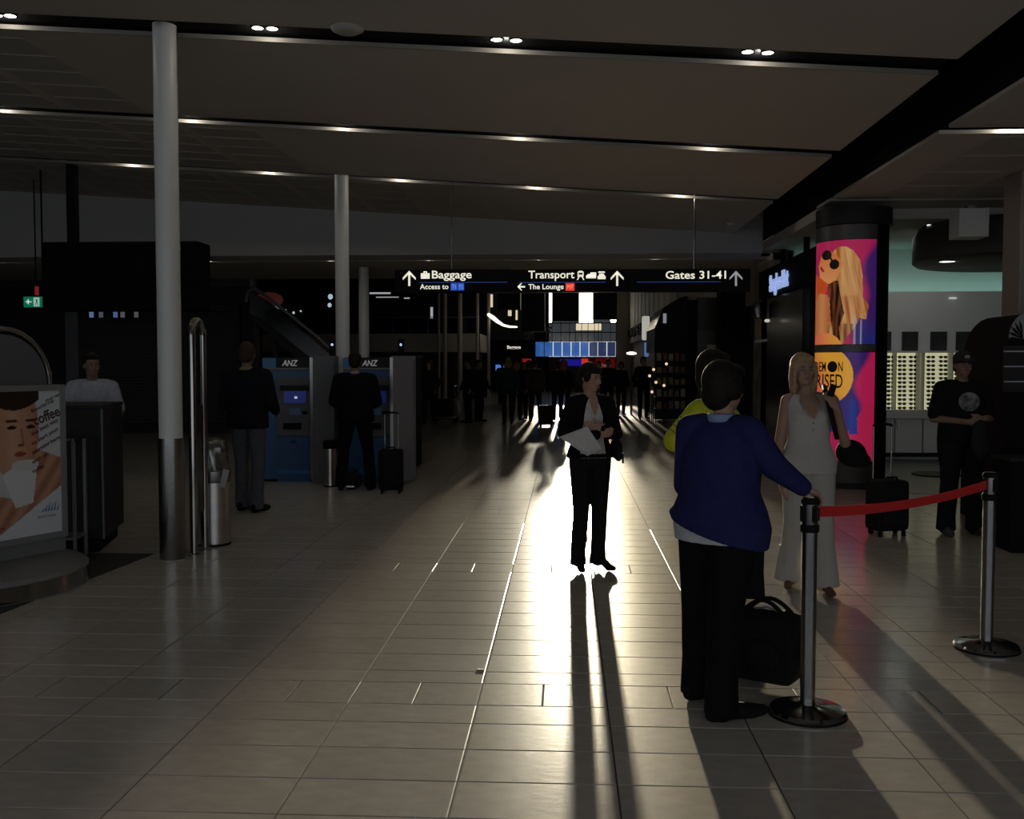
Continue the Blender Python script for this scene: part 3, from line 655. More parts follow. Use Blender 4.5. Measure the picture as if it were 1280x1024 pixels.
# ---------------------------------------------------------------- ceiling downlights in the recesses
def xat(px, Y): return AY(px, 300, Y).x
def wash(x, y, z, e):  # added point light, too small to see, throws the streak on the recess lip
    l = bpy.data.lights.new('lip_fill', 'POINT'); l.energy = e; l.shadow_soft_size = .004; l.color = (1, .92, .8)
    o = bpy.data.objects.new('lip_fill', l); COL.objects.link(o); o.location = (x, y, z)
n_ = 0
plan = [(7.80, [2, 19, 325, 343, 621, 645, 932, 957], 'nearest'), (11.01, [-6, 10, 231, 246, 420, 437, 640, 656, 880, 896], 'second'), (14.13, [158, 172, 328, 342, 493, 507, 663, 677, 842, 856], 'third')]
for Y, pxs, w_ in plan:
    for j, px in enumerate(pxs):
        X = xat(px, Y); downlight((X, Y, hz(X) + (.012 if Y < 10 else .045)), 'small white downlight in the %s ceiling recess, %s from the left' % (w_, ['first', 'second', 'third', 'fourth', 'fifth', 'sixth', 'seventh', 'eighth', 'ninth', 'tenth'][j]), 'downlights in the %s ceiling recess' % w_, .047)
for j, px in enumerate([-8, 262, 412, 535, 672, 820]):
    X = xat(px, 18.09); downlight((X, 18.085, 3.49), 'small downlight under the deep bulkhead, %s from the left' % ['first', 'second', 'third', 'fourth', 'fifth', 'sixth'][j], 'downlights under the bulkhead', .05)
for j, px in enumerate([1262, 1278]):
    X = xat(px, 9.3); wash(X, 9.38, ZR + .015, 1.8); downlight((X, 9.28, ZR + .05), 'downlight in the right ceiling recess, %s from the left' % ['first', 'second'][j], 'downlights in the right ceiling recess', .047)
def wash_(x, y, z, e):  # same added lip light, unused copy
    l = bpy.data.lights.new('lip_fill', 'POINT'); l.energy = e; l.shadow_soft_size = .004; l.color = (1, .92, .8)
    o = bpy.data.objects.new('lip_fill', l); COL.objects.link(o); o.location = (x, y, z)
for Y, pxs in [(7.98, [8, 334, 633, 945]), (11.14, [2, 238, 428, 648, 888]), (14.25, [165, 335, 500, 670, 850])]:
    for px in pxs: X = xat(px, Y); wash(X, Y - .05, hz(X) + .02, 2.6 if Y < 9 else 3.6)
for px in [-8, 262, 412, 535, 672, 820]: X = xat(px, 18.1); wash(X, 18.10, 3.50, 3)
# speaker dome by the nearest recess, small smoke detectors
a = FL(438, 41, hz(-1.6)); t = thing('ceiling_dome', (a.x, 7.75, hz(a.x) - .0), 'shallow round dome on the ceiling edge above the thin columns', 'detector')
b = MB(); b.lathe([(.02, -.045), (.08, -.04), (.12, -.02), (.13, .0)], (a.x, 7.66, hz(a.x)), 24); b.build('cover', M_perf, t, smooth=True)
for px, py, z, lab in [(915, 273, 3.95, 'tiny round detector on the ceiling left of the black beam'), (1160, 262, 3.70, 'round disc fitting on the right ceiling above the column')]:
    a = FL(px, py, z); t = thing('smoke_detector', (a.x, a.y, z), lab, 'detector')
    b = MB(); b.lathe([(.03, -.05), (.07, -.04), (.09, 0)], (a.x, a.y, hz(a.x) if px < 1000 else z), 18); b.build('cover', M_ceil, t, smooth=True)

# ---------------------------------------------------------------- structural columns
def column(p, r_, z1, zs, lab, rs=None, top=True):
    t = thing('round_column', (p.x, p.y, 0), lab, 'column', group='round white columns')
    b = MB(); b.cyl((p.x, p.y, 0), (p.x, p.y, z1), r_, n=40); b.build('shaft', M_colpaint, t, smooth=True)
    if zs:
        b = MB(); b.lathe([(r_ + .006, .004), (r_ + .008, .01), (r_ + .008, zs)], (p.x, p.y, 0), 40); b.build('steel_sleeve', M_steel, t, smooth=True)
    return t
p = FL(216, 697); p = P(216, 697, 8.15); p.z = 0
column(p, .094, 4.9, .995, 'nearest tall white round column with a steel sleeve at its foot')
p = P(429, 500, 14.35); column(p, .099, 4.9, 1.0, 'second white round column rising behind the cash machines')
p = P(455.5, 500, 19.5); column(p, .10, 3.47, 1.0, 'thinnest white round column just right of the second one')

# ---------------------------------------------------------------- hanging direction sign
YS = 14.25
A = AY(494, 366, YS); B = AY(938, 335.5, YS); sx = (A.x + B.x) / 2
ds = thing('direction_sign', (sx, YS, A.z), 'long black hanging direction sign with arrows, Baggage, Transport and Gates', 'sign')
b = MB(); b.b2((A.x, YS, A.z), (B.x, YS + .18, B.z)); b.build('housing', mat('sign_black', (.006, .006, .007), .7, spec=.1), ds, bevel=.008)
for x0, x1 in [(495, 636), (637, 785), (786, 937)]:
    b = MB(); pb(b, x0, 365, x1, 336.5, YS - .006, .008); b.build('face', mat('sign_face', (.006, .006, .008), .7, spec=.1), ds)
def arrow(cx, cy, h, m, up=True):
    b = MB(); q = lambda x, y: AY(cx + x, cy + y, YS - .02)
    L = []
    if up:
        L = [[(-1.2, h), (-1.2, -h + 3), (1.2, -h + 3), (1.2, h)], [(0, -h), (8, -h + 8.5), (8, -h + 11.5), (0, -h + 3.6)], [(0, -h), (0, -h + 3.6), (-8, -h + 11.5), (-8, -h + 8.5)]]
    else: L = [[(h, -1), (-h + 2, -1), (-h + 2, 1), (h, 1)], [(-h, 0), (-h + 4.5, -4.5), (-h + 6, -4.5), (-h + 2.2, 0)], [(-h, 0), (-h + 2.2, 0), (-h + 6, 4.5), (-h + 4.5, 4.5)]]
    for pl in L: b.prism([q(*c) for c in pl], (0, .008, 0))
    b.build('arrow', m, ds)
arrow(511.5, 348, 9.5, M_txt); arrow(771.5, 348, 9.5, M_txt); arrow(920, 348, 9.5, M_txtd); arrow(651.5, 358.5, 4.8, M_txt, False)
fit_text('lettering', 'Baggage', 540, 589.5, 348, 9.5, YS, M_txt, ds, .012, off=.014)
fit_text('lettering', 'Access to', 525, 560.5, 361.5, 6.2, YS, M_txt, ds, .01, off=.014)
fit_text('lettering', 'Transport', 660.5, 718, 348, 9.5, YS, M_txt, ds, .012, off=.014)
fit_text('lettering', 'The Lounge', 660.5, 704.5, 361.5, 6.2, YS, M_txt, ds, .012, off=.014)
fit_text('lettering', 'Gates 31-41', 832, 907.5, 348.5, 9.5, YS, M_txt, ds, .012, off=.014)
for x0, x1, y in [(524, 634, 353), (649, 757, 353), (796, 901, 352.5)]:
    b = MB(); pb(b, x0, y + .6, x1, y - .6, YS - .012, .006); b.build('blue_rule', M_blueline, ds)
for x0, x1 in [(563.5, 571.3), (572.2, 580)]:
    b = MB(); pb(b, x0, 363, x1, 354, YS - .012, .006); q = b.build('blue_box', M_bluebox, ds); fit_text('lettering', 'T1' if x0 < 570 else 'T2', x0 + 1.5, x1 - 1.5, 361, 5, YS - .008, M_txtd, ds, off=.01)
b = MB(); pb(b, 707, 363.5, 718, 354, YS - .012, .006); b.build('red_box', M_redbox, ds)
fit_text('lettering', 'M7', 709, 716.5, 361, 5, YS - .008, mat('pale_orange', (.9, .5, .3), .5, emit=(1, .5, .3), estr=.5), ds, off=.01)
b = MB(); pb(b, 526, 348.5, 537, 341.5, YS - .014, .006); pb(b, 529.5, 341.5, 530.5, 339.5, YS - .014, .006); pb(b, 532.5, 341.5, 533.5, 339.5, YS - .014, .006); pb(b, 529.5, 340.3, 533.5, 339.3, YS - .014, .006); b.build('suitcase_icon', M_txt, ds)
b = MB(); pb(b, 722, 346, 729.5, 339.5, YS - .014, .006); pb(b, 723.5, 339.6, 728, 338.5, YS - .014, .006); b.prism([AY(x, y, YS - .014) for x, y in [(723, 346), (724.5, 346), (722.5, 350), (721, 350)]], (0, .006, 0)); b.prism([AY(x, y, YS - .014) for x, y in [(727, 346), (728.5, 346), (730.5, 350), (729, 350)]], (0, .006, 0)); b.build('train_icon', M_txt, ds)
b = MB(); pb(b, 723.3, 343.5, 728.2, 341, YS - .018, .004); b.build('train_window', M_ink, ds)
b = MB(); pb(b, 732.5, 348, 745, 344.5, YS - .014, .006); pb(b, 738, 345, 745.3, 340.5, YS - .014, .006); b.prism([AY(x, y, YS - .014) for x, y in [(733, 345), (735, 342.5), (738.5, 342.5), (738.5, 345)]], (0, .006, 0)); b.build('car_and_bus_icon', M_txt, ds)
b = MB(); pb(b, 747, 349, 757, 345, YS - .014, .006); b.prism([AY(x, y, YS - .014) for x, y in [(748, 345), (749.5, 342), (754.5, 342), (756, 345)]], (0, .006, 0)); pb(b, 748, 341.2, 756, 339.3, YS - .014, .006); b.build('taxi_icon', M_txt, ds)
for px in (564.5, 867.5):
    a = AY(px, 335, YS + .09); b = MB(); b.cyl((a.x, YS + .09, a.z - .02), (a.x, YS + .09, hz(a.x) + .2), .011 if px < 600 else .016, n=8); b.build('hanging_rod', M_steel, ds)

# ---------------------------------------------------------------- big black hanging box and exit sign at left
YH = 14.2
A = AY(53, 388, YH); B = AY(248, 301, YH); hb = thing('screen_housing', ((A.x + B.x) / 2, YH, A.z), 'big black box hanging at left behind the nearest column', 'screen')
b = MB(); b.b2((A.x, YH, A.z), (B.x, YH + .5, B.z)); b.build('case', mat('box_black', (.003, .003, .004), .7, spec=.08), hb, bevel=.03)
a = AY(90, 301, YH + .2); b = MB(); b.b2((a.x - .065, YH + .18, B.z - .02), (a.x + .065, YH + .3, 4.7)); b.build('hanging_post', M_black, hb)
YE = 15; ex = thing('exit_sign', AY(42, 383, YE), 'small green exit sign with white arrow and running figure at far left', 'sign')
b = MB(); pb(b, 29, 384.5, 56, 370.5, YE, .08); b.build('case', M_grey, ex)
M_green = mat('exit_green', (0, .25, .12), .5, emit=(0, .22, .11), estr=.5); M_exw = mat('exit_white', (.8, .9, .85), .5, emit=(.6, .75, .68), estr=.45)
b = MB(); pb(b, 30, 384, 52, 371, YE - .01, .01); b.build('green_face', M_green, ex)
b = MB(); pb(b, 35, 378.2, 39.5, 376.4, YE - .016, .004); b.prism([AY(x, y, YE - .016) for x, y in [(31.5, 377.3), (36, 373.5), (36, 381)]], (0, .004, 0)); b.build('arrow', M_exw, ex)
b = MB(); pb(b, 42, 383, 49, 372, YE - .014, .003); b.build('door_icon', M_exw, ex)
b = MB(); b.prism([AY(x, y, YE - .02) for x, y in [(44.5, 374), (46.5, 374), (47, 378), (45, 378)]], (0, .003, 0)); b.prism([AY(x, y, YE - .02) for x, y in [(45, 378), (46, 378), (44, 382), (43, 382)]], (0, .003, 0)); b.prism([AY(x, y, YE - .02) for x, y in [(46, 378), (47, 378), (48, 382), (47, 382)]], (0, .003, 0)); b.build('running_figure', M_green, ex)
b = MB(); a = AY(54, 370, YE + .04); b.cyl((a.x, a.y, a.z), (a.x, a.y, 4.7), .015, n=8); b.build('hanger', M_black, ex)
rs_ = thing('warning_sign', AY(44, 368, 16), 'tiny dim red upright sign just above the green exit sign', 'sign'); b = MB(); pb(b, 43.5, 369, 46.5, 358, 16, .05); b.build('lit_face', mat('dim_red', (.3, .02, .02), .5, emit=(.4, .03, .03), estr=.3), rs_)
b = MB(); a = AY(45, 358, 16.02); b.cyl((a.x, a.y, a.z), (a.x, a.y, 4.6), .012, n=8); b.build('hanger', M_black, rs_)

# ---------------------------------------------------------------- dark shops, shutters and escalator at left
lw = thing('wall_shutters', (-8, 22.6, 0), None, None, kind='structure')
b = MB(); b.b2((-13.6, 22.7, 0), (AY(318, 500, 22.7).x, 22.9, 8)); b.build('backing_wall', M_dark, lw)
xa, xb = AY(101, 400, 22.6).x, AY(300, 400, 22.6).x
for i in range(36):
    z = .25 + i * .075; b = MB(); b.b2((xa, 22.56, z), (xb, 22.6, z + .066)); b.build('shutter_slat', M_dark2, lw, bevel=.006)
b = MB(); b.b2((xa - .3, 22.45, 0), (xa, 22.6, 3.4)); b.build('pier', mat('pier_grey', (.12, .12, .13), .6), lw)
b = MB(); b.b2((-13.6, 22.4, 3.35), (xb + .3, 22.6, 3.9)); b.build('fascia', mat('blue_black_fascia', (.02, .022, .028), .5), lw)
for i, (px, c_) in enumerate([(114, (.35, .5, .9)), (126, (.4, .45, .6)), (144, (.25, .35, .85)), (153, (.3, .28, .25)), (170, (.25, .25, .27))]):
    r = thing('flight_screen', AY(px, 396, 21), ['pale blue glowing screen, leftmost below the big black box', 'dim grey blue screen second below the big black box', 'deep blue glowing screen in the middle below the big black box', 'dim brownish screen fourth below the big black box', 'dimmest grey screen, rightmost below the big black box'][i], 'screen', group='small screens below the big black box')
    b = MB(); pb(b, px - 3.2, 397.5, px + 3.2, 384, 21, .06); b.build('case', M_black, r); b = MB(); pb(b, px - 2.4, 397, px + 2.4, 385, 20.98, .02); b.build('display', mat('flight_display_%s' % 'abcde'[i], c_, .5, emit=c_, estr=.22 if i != 1 else .1), r)
    a = AY(px, 385, 21.03); b = MB(); b.cyl((a.x, a.y, a.z), (a.x, a.y, 3.5), .02, n=6); b.build('hanger', M_black, r)
es = thing('escalator', AY(370, 470, 20), 'dark escalator rising to the left behind the cash machines', 'escalator')
for dy in (0, 1.1):
    pts = [AY(x, y, 20 + dy) for x, y in [(438, 462), (425, 448), (395, 420), (365, 396), (335, 372), (318, 360), (310, 364), (307, 378)]]
    b = MB(); b.tube(pts, .035, 8); b.build('handrail', mat('escalator_rail', (.14, .14, .15), .3), es)
    q = [AY(x, y, 20 + dy) for x, y in [(436, 464), (335, 376), (312, 364), (312, 392), (330, 400), (425, 478)]]
    b = MB(); b.prism(q, (0, .04, 0)); b.build('balustrade', glass_mat('escalator_glass', (.3, .32, .33), .025, .2) if dy == 0 else MATS['escalator_glass'], es)
q0 = [AY(x, y, 20.1) for x, y in [(436, 476), (318, 388), (318, 402), (425, 496)]]
b = MB(); b.prism(q0, (0, .95, 0)); b.build('truss', M_dark, es)
for i in range(16):
    x = 325 + i * 7; y = 392 + i * 5.3; b = MB(); A = AY(x, y, 20.15); b.b2((A.x, 20.15, A.z - .02), (A.x + .11, 21.0, A.z + .06)); b.build('step', M_dark2, es)
for x in (322, 345, 370, 398):
    a = AY(x, 410 + (x - 322) * .75, 20.5); b = MB(); b.b2((a.x - .04, 20.4, 0), (a.x + .04, 20.5, a.z)); b.build('support', M_dark, es)
r = thing('cafe_sign', AY(335, 378, 24), 'dim oval red and white sign glowing above the escalator', 'sign')
b = MB(); a = AY(336, 375, 24); b.ell(a, (.36, .05, .19), nu=24, nv=10); b.build('red_oval', mat('oval_red', (.12, .03, .025), .5, emit=(.35, .07, .06), estr=.08), r)
b = MB(); a = AY(336, 384, 23.9); b.b2((a.x - .3, 23.9, a.z - .04), (a.x + .3, 23.95, a.z + .03)); b.build('white_strip', mat('strip_dim', (.6, .6, .55), .5, emit=(.6, .6, .55), estr=.14), r)
b = MB(); a = AY(336, 368, 24.04); b.cyl((a.x, a.y, a.z), (a.x, a.y, 8), .02, n=6); b.build('hanger', M_black, r)
for i, (x, y, s_) in enumerate([(413, 371, 3.2), (412, 381.5, 2.6), (357, 388, 1.3), (367, 391, 1.6), (376, 389, 1.2), (415, 431, 1.6), (501, 431, 1.6)]):
    Y = 25 if i < 5 else 17; a = AY(x, y, Y); b = MB()
    b.ell(a, (s_ * Y / FPX, .04, s_ * 1.1 * Y / FPX), nu=10, nv=6)
    b.build('indicator_lamp', mat('cool_glow', (.7, .85, .9), .5, emit=(.6, .8, .9), estr=.55) if i != 5 and i != 6 else mat('cool_glow_b', (.6, .7, 1), .5, emit=(.55, .65, 1), estr=.8), origin=a,
            label=['bigger cool white lamp left of the second column, upper one', 'cool white lamp left of the second column, lower one', 'tiny lamp at the left end of the row above the escalator', 'tiny lamp in the middle of the row above the escalator', 'tiny lamp at the right end of the row above the escalator', 'tiny bluish indicator lamp above the left cash machine', 'tiny bluish indicator lamp above the right cash machine'][i], cat='lamp')
    if i < 5: lo = bpy.context.scene.collection.objects[-1] if False else None; st = MB(); st.cyl((0, .03, 0), (0, .03, 8 - a.z), .006, n=5); st.build('hanger', M_black, [o_ for o_ in COL.objects if o_.name.startswith('indicator_lamp')][-1], local=True)
for x in (415, 501):
    t = thing('camera_post', P(x, 440, 13.6), 'black post carrying the bluish lamp above the %s cash machine' % ('left' if x < 450 else 'right'), 'post')
    a = AY(x, 430, 17.03); b = MB(); b.b2((a.x - .05, a.y, 0), (a.x + .05, a.y + .06, a.z + .08)); b.build('pole', M_black, t)

# ---------------------------------------------------------------- cash machines
M_atmgrey = mat('cash_machine_grey', (.09, .09, .10), .5); M_scr = mat('cash_screen', (.02, .03, .2), .3, emit=(.03, .05, .35), estr=.14)
def atm(dx, lab, right, Y=13.35):
    X = lambda v: v + dx
    A = AY(X(330), 605, Y); t = thing('cash_machine', AY(X(360), 606, Y).xyz[:2] + (0,), lab, 'cash machine', group='blue cash machines')
    zt = AY(X(350), 447, Y).z
    def bx(name, x0, y0, x1, y1, yo, dep, m, par=None, bev=0, lb=None):
        b = MB(); pb(b, X(x0), y0, X(x1), y1, Y + yo, dep); return b.build(name, m, par or t, bevel=bev, label=lb)
    b = MB(); b.b2((A.x, Y, .03), (AY(X(389), 605, Y).x, Y + .7, zt)); b.build('cabinet', M_atm, t, bevel=.01)
    bx('header', 345, 459.5, 389, 447, -.03, .05, M_dark); bx('header_end', 328, 459.5, 346, 448, -.02, .05, M_atmb)
    bx('header_rule', 330, 461.5, 389, 460, -.03, .05, mat('tan_rule', (.25, .2, .12), .5))
    fit_text('lettering', 'ANZ', X(352.5), X(372.5), 457.5, 7.2, Y - .03, mat('atm_letter', (.5, .5, .5), .5, emit=(.6, .6, .62), estr=.16), t, .02, off=.01, shear=.25)
    s = bx('screen_surround', 346, 545, 387, 472, -.02, .04, M_atmgrey, bev=.008)
    bx('screen', 355, 504, 382, 489, -.035, .02, M_scr, s); bx('screen_hood', 350, 488, 386, 482, -.09, .09, M_dark, s)
    bx('screen_mark', 368, 498.5, 371.5, 495.5, -.04, .01, mat('screen_white', (.7, .8, 1), .5, emit=(.6, .75, 1), estr=.5), s)
    kp = bx('keypad', 361, 519, 376, 510, -.06, .05, mat('keypad_blue', (.03, .12, .28), .5, emit=(.02, .12, .3), estr=.04), s)
    for kx in range(4):
        for ky in range(3): bx('key', 362 + kx * 3.4, 513 + ky * 2.7, 364.2 + kx * 3.4, 511.2 + ky * 2.7, -.066, .01, M_grey, kp)
    bx('card_slot', 378, 518, 384, 514, -.03, .02, M_black, s); bx('cash_slot', 354, 537, 376, 529, -.04, .03, M_black, s)
    b = MB(); b.prism([AY(X(x), y, Y - .012) for x, y in [(361, 556), (365, 550), (368, 549), (373, 556), (368, 553.5)]], (0, .008, 0)); b.build('yellow_mark', mat('dull_yellow', (.35, .25, .03), .6), t)
    bx('front_panel', 347, 603, 388, 547, -.012, .02, M_atm, bev=.006); bx('light_band', 347, 592, 388, 588, -.016, .02, M_atmb)
    # steel privacy fin standing proud at the right edge
    f0 = AY(X(388.5), 605, Y - .25); b = MB(); q = [(f0.x, Y - .18), (f0.x + .03, Y - .2), (f0.x + .25, Y + .05), (f0.x + .25, Y + .35), (f0.x + .22, Y + .35), (f0.x + .22, Y + .06)]
    b.prism([(x, y, .02) for x, y in q], (0, 0, zt + .0)); b.build('side_fin', mat('satin_panel', (.16, .17, .19), .35), t, bevel=.003)
    b = MB(); b.b2((f0.x - .012, Y - .21, .05), (f0.x + .03, Y - .19, zt)); b.build('edge_strip', M_steel, t)
    b = MB(); b.b2((A.x, Y + .02, 0), (AY(X(389), 605, Y).x, Y + .68, .05)); b.build('plinth', M_black, t)
    return t
atm(0, 'left blue cash machine with lit screen, facing the man in jeans', False)
atm(100, 'right blue cash machine, half hidden by the man in the black suit', True)
p = P(522, 555, 15.5); t = thing('dark_cabinet', (p.x, p.y, 0), 'tall plain black cabinet standing right of the right cash machine', 'cabinet')
b = MB(); A = AY(509, 552, 15.4); B = AY(521, 448, 15.4); b.b2((A.x, 15.4, 0), (B.x, 15.9, B.z)); b.build('body', M_black, t, bevel=.01); b = MB(); b.b2((A.x - .02, 15.38, B.z), (B.x + .02, 15.92, B.z + .04)); b.build('top', M_dark, t)

def lit_bin(p, r_, h, lab, bag=False, top=.12):
    t = thing('litter_bin', (p.x, p.y, 0), lab, 'bin')
    b = MB(); b.lathe([(r_, .0), (r_, h), (r_ - .008, h), (r_ - .008, h - .05)], p, 32); b.build('body', M_bin, t, smooth=True)
    b = MB(); b.lathe([(r_ + .004, h - .1), (r_ + .007, h - .09), (r_ + .007, h), (r_ - .01, h + .006)], p, 32); b.build('rim', M_steel if bag else M_black, t, smooth=True)
    b = MB(); b.lathe([(r_ + .004, .0), (r_ + .004, .02)], p, 32); b.build('foot_ring', M_rubber, t)
    return t
p = FL(267, 683); p = P(267, 683, 8.82); p.z = 0
t = lit_bin(p, .148, .66, 'steel litter bin beside the nearest column with clear liner above', True)
M_plastic = glass_mat('clear_plastic', (.55, .55, .53), .22, .25)
b = MB(); random.seed(3)
vs = []; fs = []; n = 26
for j in range(7):
    for k in range(n):
        a = 2 * PI * k / n; rr = (.13 + .012 * math.sin(5 * a + j) + random.uniform(-.008, .008)) * (1 if j < 5 else (.85 if j == 5 else .3)); vs.append((p.x + rr * math.cos(a), p.y + rr * math.sin(a), .64 + j * .055 * (1 if j < 6 else .96)))
fs = [(j * n + k, j * n + (k + 1) % n, (j + 1) * n + (k + 1) % n, (j + 1) * n + k) for j in range(6) for k in range(n)]
b.add(vs, fs); b.build('clear_liner', M_plastic, t, smooth='all')
b = MB(); b.box((p.x + .14, p.y - .1, .60), (.05, .02, .16), Matrix.Rotation(.25, 3, 'Y')); b.build('tag_card', mat('tag_pale', (.35, .36, .36), .6), t)
p = FL(415, 607); p = P(413, 607, 13.0); p.z = 0; t = lit_bin(p, .085, .60, 'small steel bin with black top between the cash machines')
# steel hoop with its mate, seen nearly edge-on
A = FL(243, 694); B = P(256, 660, 8.55); B.z = 0
hp = thing('steel_hoop', ((A.x + B.x) / 2, (A.y + B.y) / 2, 0), 'tall polished steel hoop standing behind the nearest column', 'hoop')
zt = 1.96; path = []; mid = (A + B) / 2; hw = (B - A) / 2; r_ = hw.length
path.append(A); path.append(A + Vector((0, 0, zt - r_)))
for k in range(1, 12):
    a = PI * k / 12; path.append(mid - hw * math.cos(a) + Vector((0, 0, zt - r_ + r_ * math.sin(a))))
path += [B + Vector((0, 0, zt - r_)), B]
b = MB(); b.tube(path, .033, 14); b.build('tube', M_chrome, hp, smooth=True)
for q in (A, B):
    b = MB(); b.lathe([(.05, 0), (.05, .012), (.036, .02)], q, 20); b.build('flange', M_steel, hp, smooth=True)
b = MB(); m1 = A.lerp(B, .08); m2 = A.lerp(B, .92); b.prism([(m1.x, m1.y, .35), (m2.x, m2.y, .35), (m2.x, m2.y, 1.25), (m1.x, m1.y, 1.25)], (.012, 0, 0)); b.build('infill_panel', mat('smoked_panel', (.03, .03, .03), .15), hp)

# ---------------------------------------------------------------- poster kiosk, counter and mat at left
def ud(u, d, z=0): v = F0 * d + RT * u; return Vector((v.x, v.y, z))
kp0 = (-3.50, 7.8); kdir = (-.45, -.893); knrm = (.893, -.45)
def kp_(t, z, o=0): return ud(kp0[0] + kdir[0] * t + knrm[0] * o, kp0[1] + kdir[1] * t + knrm[1] * o, z)
kc = kp_(.46, 0)
ks = thing('poster_kiosk', (kc.x, kc.y, 0), 'grey freestanding poster stand with arched top at the left edge', 'poster stand')
def kslab(name, t0, t1, z0, z1, o0, o1, m, par=None, bev=0):
    b = MB(); b.prism([kp_(t0, z0, o0), kp_(t1, z0, o0), kp_(t1, z1, o0), kp_(t0, z1, o0)], kp_(0, 0, o1) - kp_(0, 0, o0)); return b.build(name, m, par or ks, bevel=bev)
M_kg = mat('kiosk_grey', (.17, .17, .17), .5)
kslab('body', 0, .92, .10, 1.44, -.16, 0, M_kg, bev=.012)
for t0, t1, z0, z1 in [(0, .92, 1.395, 1.44), (0, .92, .255, .30), (0, .045, .30, 1.395), (.875, .92, .30, 1.395)]: kslab('frame', t0, t1, z0, z1, 0, .022, M_grey)
# arch
b = MB(); b.tube([kp_(.46 - .40 * math.cos(PI * k / 16), 1.44 + .42 * math.sin(PI * k / 16), -.08) for k in range(17)], .022, 12); b.build('arch_tube', M_chrome, ks, smooth=True)
b = MB(); b.prism([kp_(.46 - .37 * math.cos(PI * k / 16), 1.44 + .38 * math.sin(PI * k / 16), -.09) for k in range(17)], kp_(0, 0, .02) - kp_(0, 0, 0)); b.build('arch_panel', mat('arch_grey', (.10, .10, .105), .55), ks)
b = MB(); dc = ud(-3.97, 7.12); b.lathe([(.86, 0), (.86, .13), (.84, .145), (.8, .15)], (dc.x, dc.y, 0), 64); b.build('base_disc', M_kg, ks, smooth=True)
b = MB(); n = 64; vs = []; fs = []
b.lathe([(.868, .012), (.868, .122)], (dc.x, dc.y, 0), 64); b.build('steel_edge', M_chrome, ks, smooth=True)
def art2(s, v):      # s 0 at the right edge .. 1 left, v 0 top .. 1 bottom   (s=.52 is the frame edge)
    x = 63 - s * 123; y = 489 + v * 180       # roughly the photo's own layout
    skin = l3(205, 158, 130); c = mixc(l3(205, 208, 212), l3(190, 192, 196), v)
    if ((x - 4) / 31) ** 2 + ((y - 535) / 62) ** 2 < 1: c = mixc(skin, l3(180, 124, 96), abs(x - 2) / 30)
    if y < 512 - (x - 4) ** 2 * .012 and x < 36: c = l3(44, 30, 26)
    for ex_ in (1, 25):
        if ((x - ex_) / 6) ** 2 + ((y - 533) / 2.3) ** 2 < 1: c = l3(36, 24, 20)
        if ((x - ex_) / 8) ** 2 + ((y - 525) / 1.8) ** 2 < 1: c = l3(70, 44, 32)
    if ((x - 11) / 7) ** 2 + ((y - 566) / 3) ** 2 < 1: c = l3(150, 70, 60)
    if seg(x, y, (13, 536), (15, 553)) < 1.3: c = mixc(c, l3(140, 88, 66), .6)
    if ((x - 12) / 4) ** 2 + ((y - 555) / 2) ** 2 < 1: c = l3(132, 78, 58)
    if ((x - 26) / 6) ** 2 + ((y - 552) / 8) ** 2 < 1: c = mixc(c, l3(220, 150, 122), .35)
    if poly_in([(30, 560), (64, 575), (64, 612), (0, 655), (-60, 680), (-60, 600), (0, 620), (20, 590)], x, y): c = mixc(l3(196, 146, 118), l3(160, 110, 86), .5 + .5 * math.sin(x * .3 + y * .2))
    if poly_in([(0, 583), (30, 577), (32, 584), (26, 628), (4, 632), (-12, 590)], x, y): c = l3(214, 216, 214)
    if ((x - 17) / 17) ** 2 + ((y - 580) / 7) ** 2 < 1: c = l3(205, 208, 205)
    if y > 652 - (x) * .66: c = l3(208, 211, 216)
    return c
b = MB(); vs = []; fs = []; cs = []; nx, ny = 120, 150
for j in range(ny + 1):
    for i in range(nx + 1):
        s = i / nx; v = j / ny; vs.append(kp_(.045 + .83 * s, 1.395 - 1.095 * v, .008)); cs.append(art2(s, v))
for j in range(ny):
    for i in range(nx): a = j * (nx + 1) + i; fs.append((a, a + 1, a + nx + 2, a + nx + 1))
b.add(vs, fs); o = b.build('poster', attr_mat('paper_print', .0, .4), ks)
at = o.data.color_attributes.new('print', 'FLOAT_COLOR', 'POINT')
for i, c in enumerate(cs): at.data[i].color = (*c, 1)
def ktext(txt, s0, v0, size, ang, m, w=1):
    vs, fs = text_mesh(txt, size, 0, size * .02); ca, sa = math.cos(ang), math.sin(ang); b = MB()
    b.add([kp_(.045 + .83 * s0 - (v.x * w * ca - v.y * sa), 1.395 - 1.095 * v0 + v.x * w * sa + v.y * ca, .012) for v in vs], fs); b.build('lettering', m, ks)
M_brown = mat('brown_ink', (.06, .03, .03), .6)
ktext('coffee', .27, .24, .115, .3, M_brown, .85)
for q, wd in enumerate(['the best way', 'to start your', 'morning here', 'with us', 'today']): ktext(wd, .30 - .0 * q, .31 + q * .065, .045, .42, mat('maroon_ink', (.12, .03, .03), .6), 1.1)
ktext('your new', .15, .08, .04, .35, M_brown); ktext('favourite cup', .30, .15, .04, .38, M_brown)
b = MB()
for q in range(6):
    s = .22 - q * .032; h_ = [.03, .055, .07, .06, .075, .045][q]
    b.prism([kp_(.045 + .83 * s, .47, .012), kp_(.045 + .83 * (s - .018), .47, .012), kp_(.045 + .83 * (s - .03), .47 + h_, .012)], kp_(0, 0, .002) - kp_(0, 0, 0))
b.build('blue_crown_logo', mat('logo_blue', (.12, .25, .45), .6), ks)
ktext('airport shops', .26, .885, .03, 0, mat('logo_grey', (.2, .25, .3), .6), 1.0); ktext('www', .68, .93, .03, .1, M_brown)
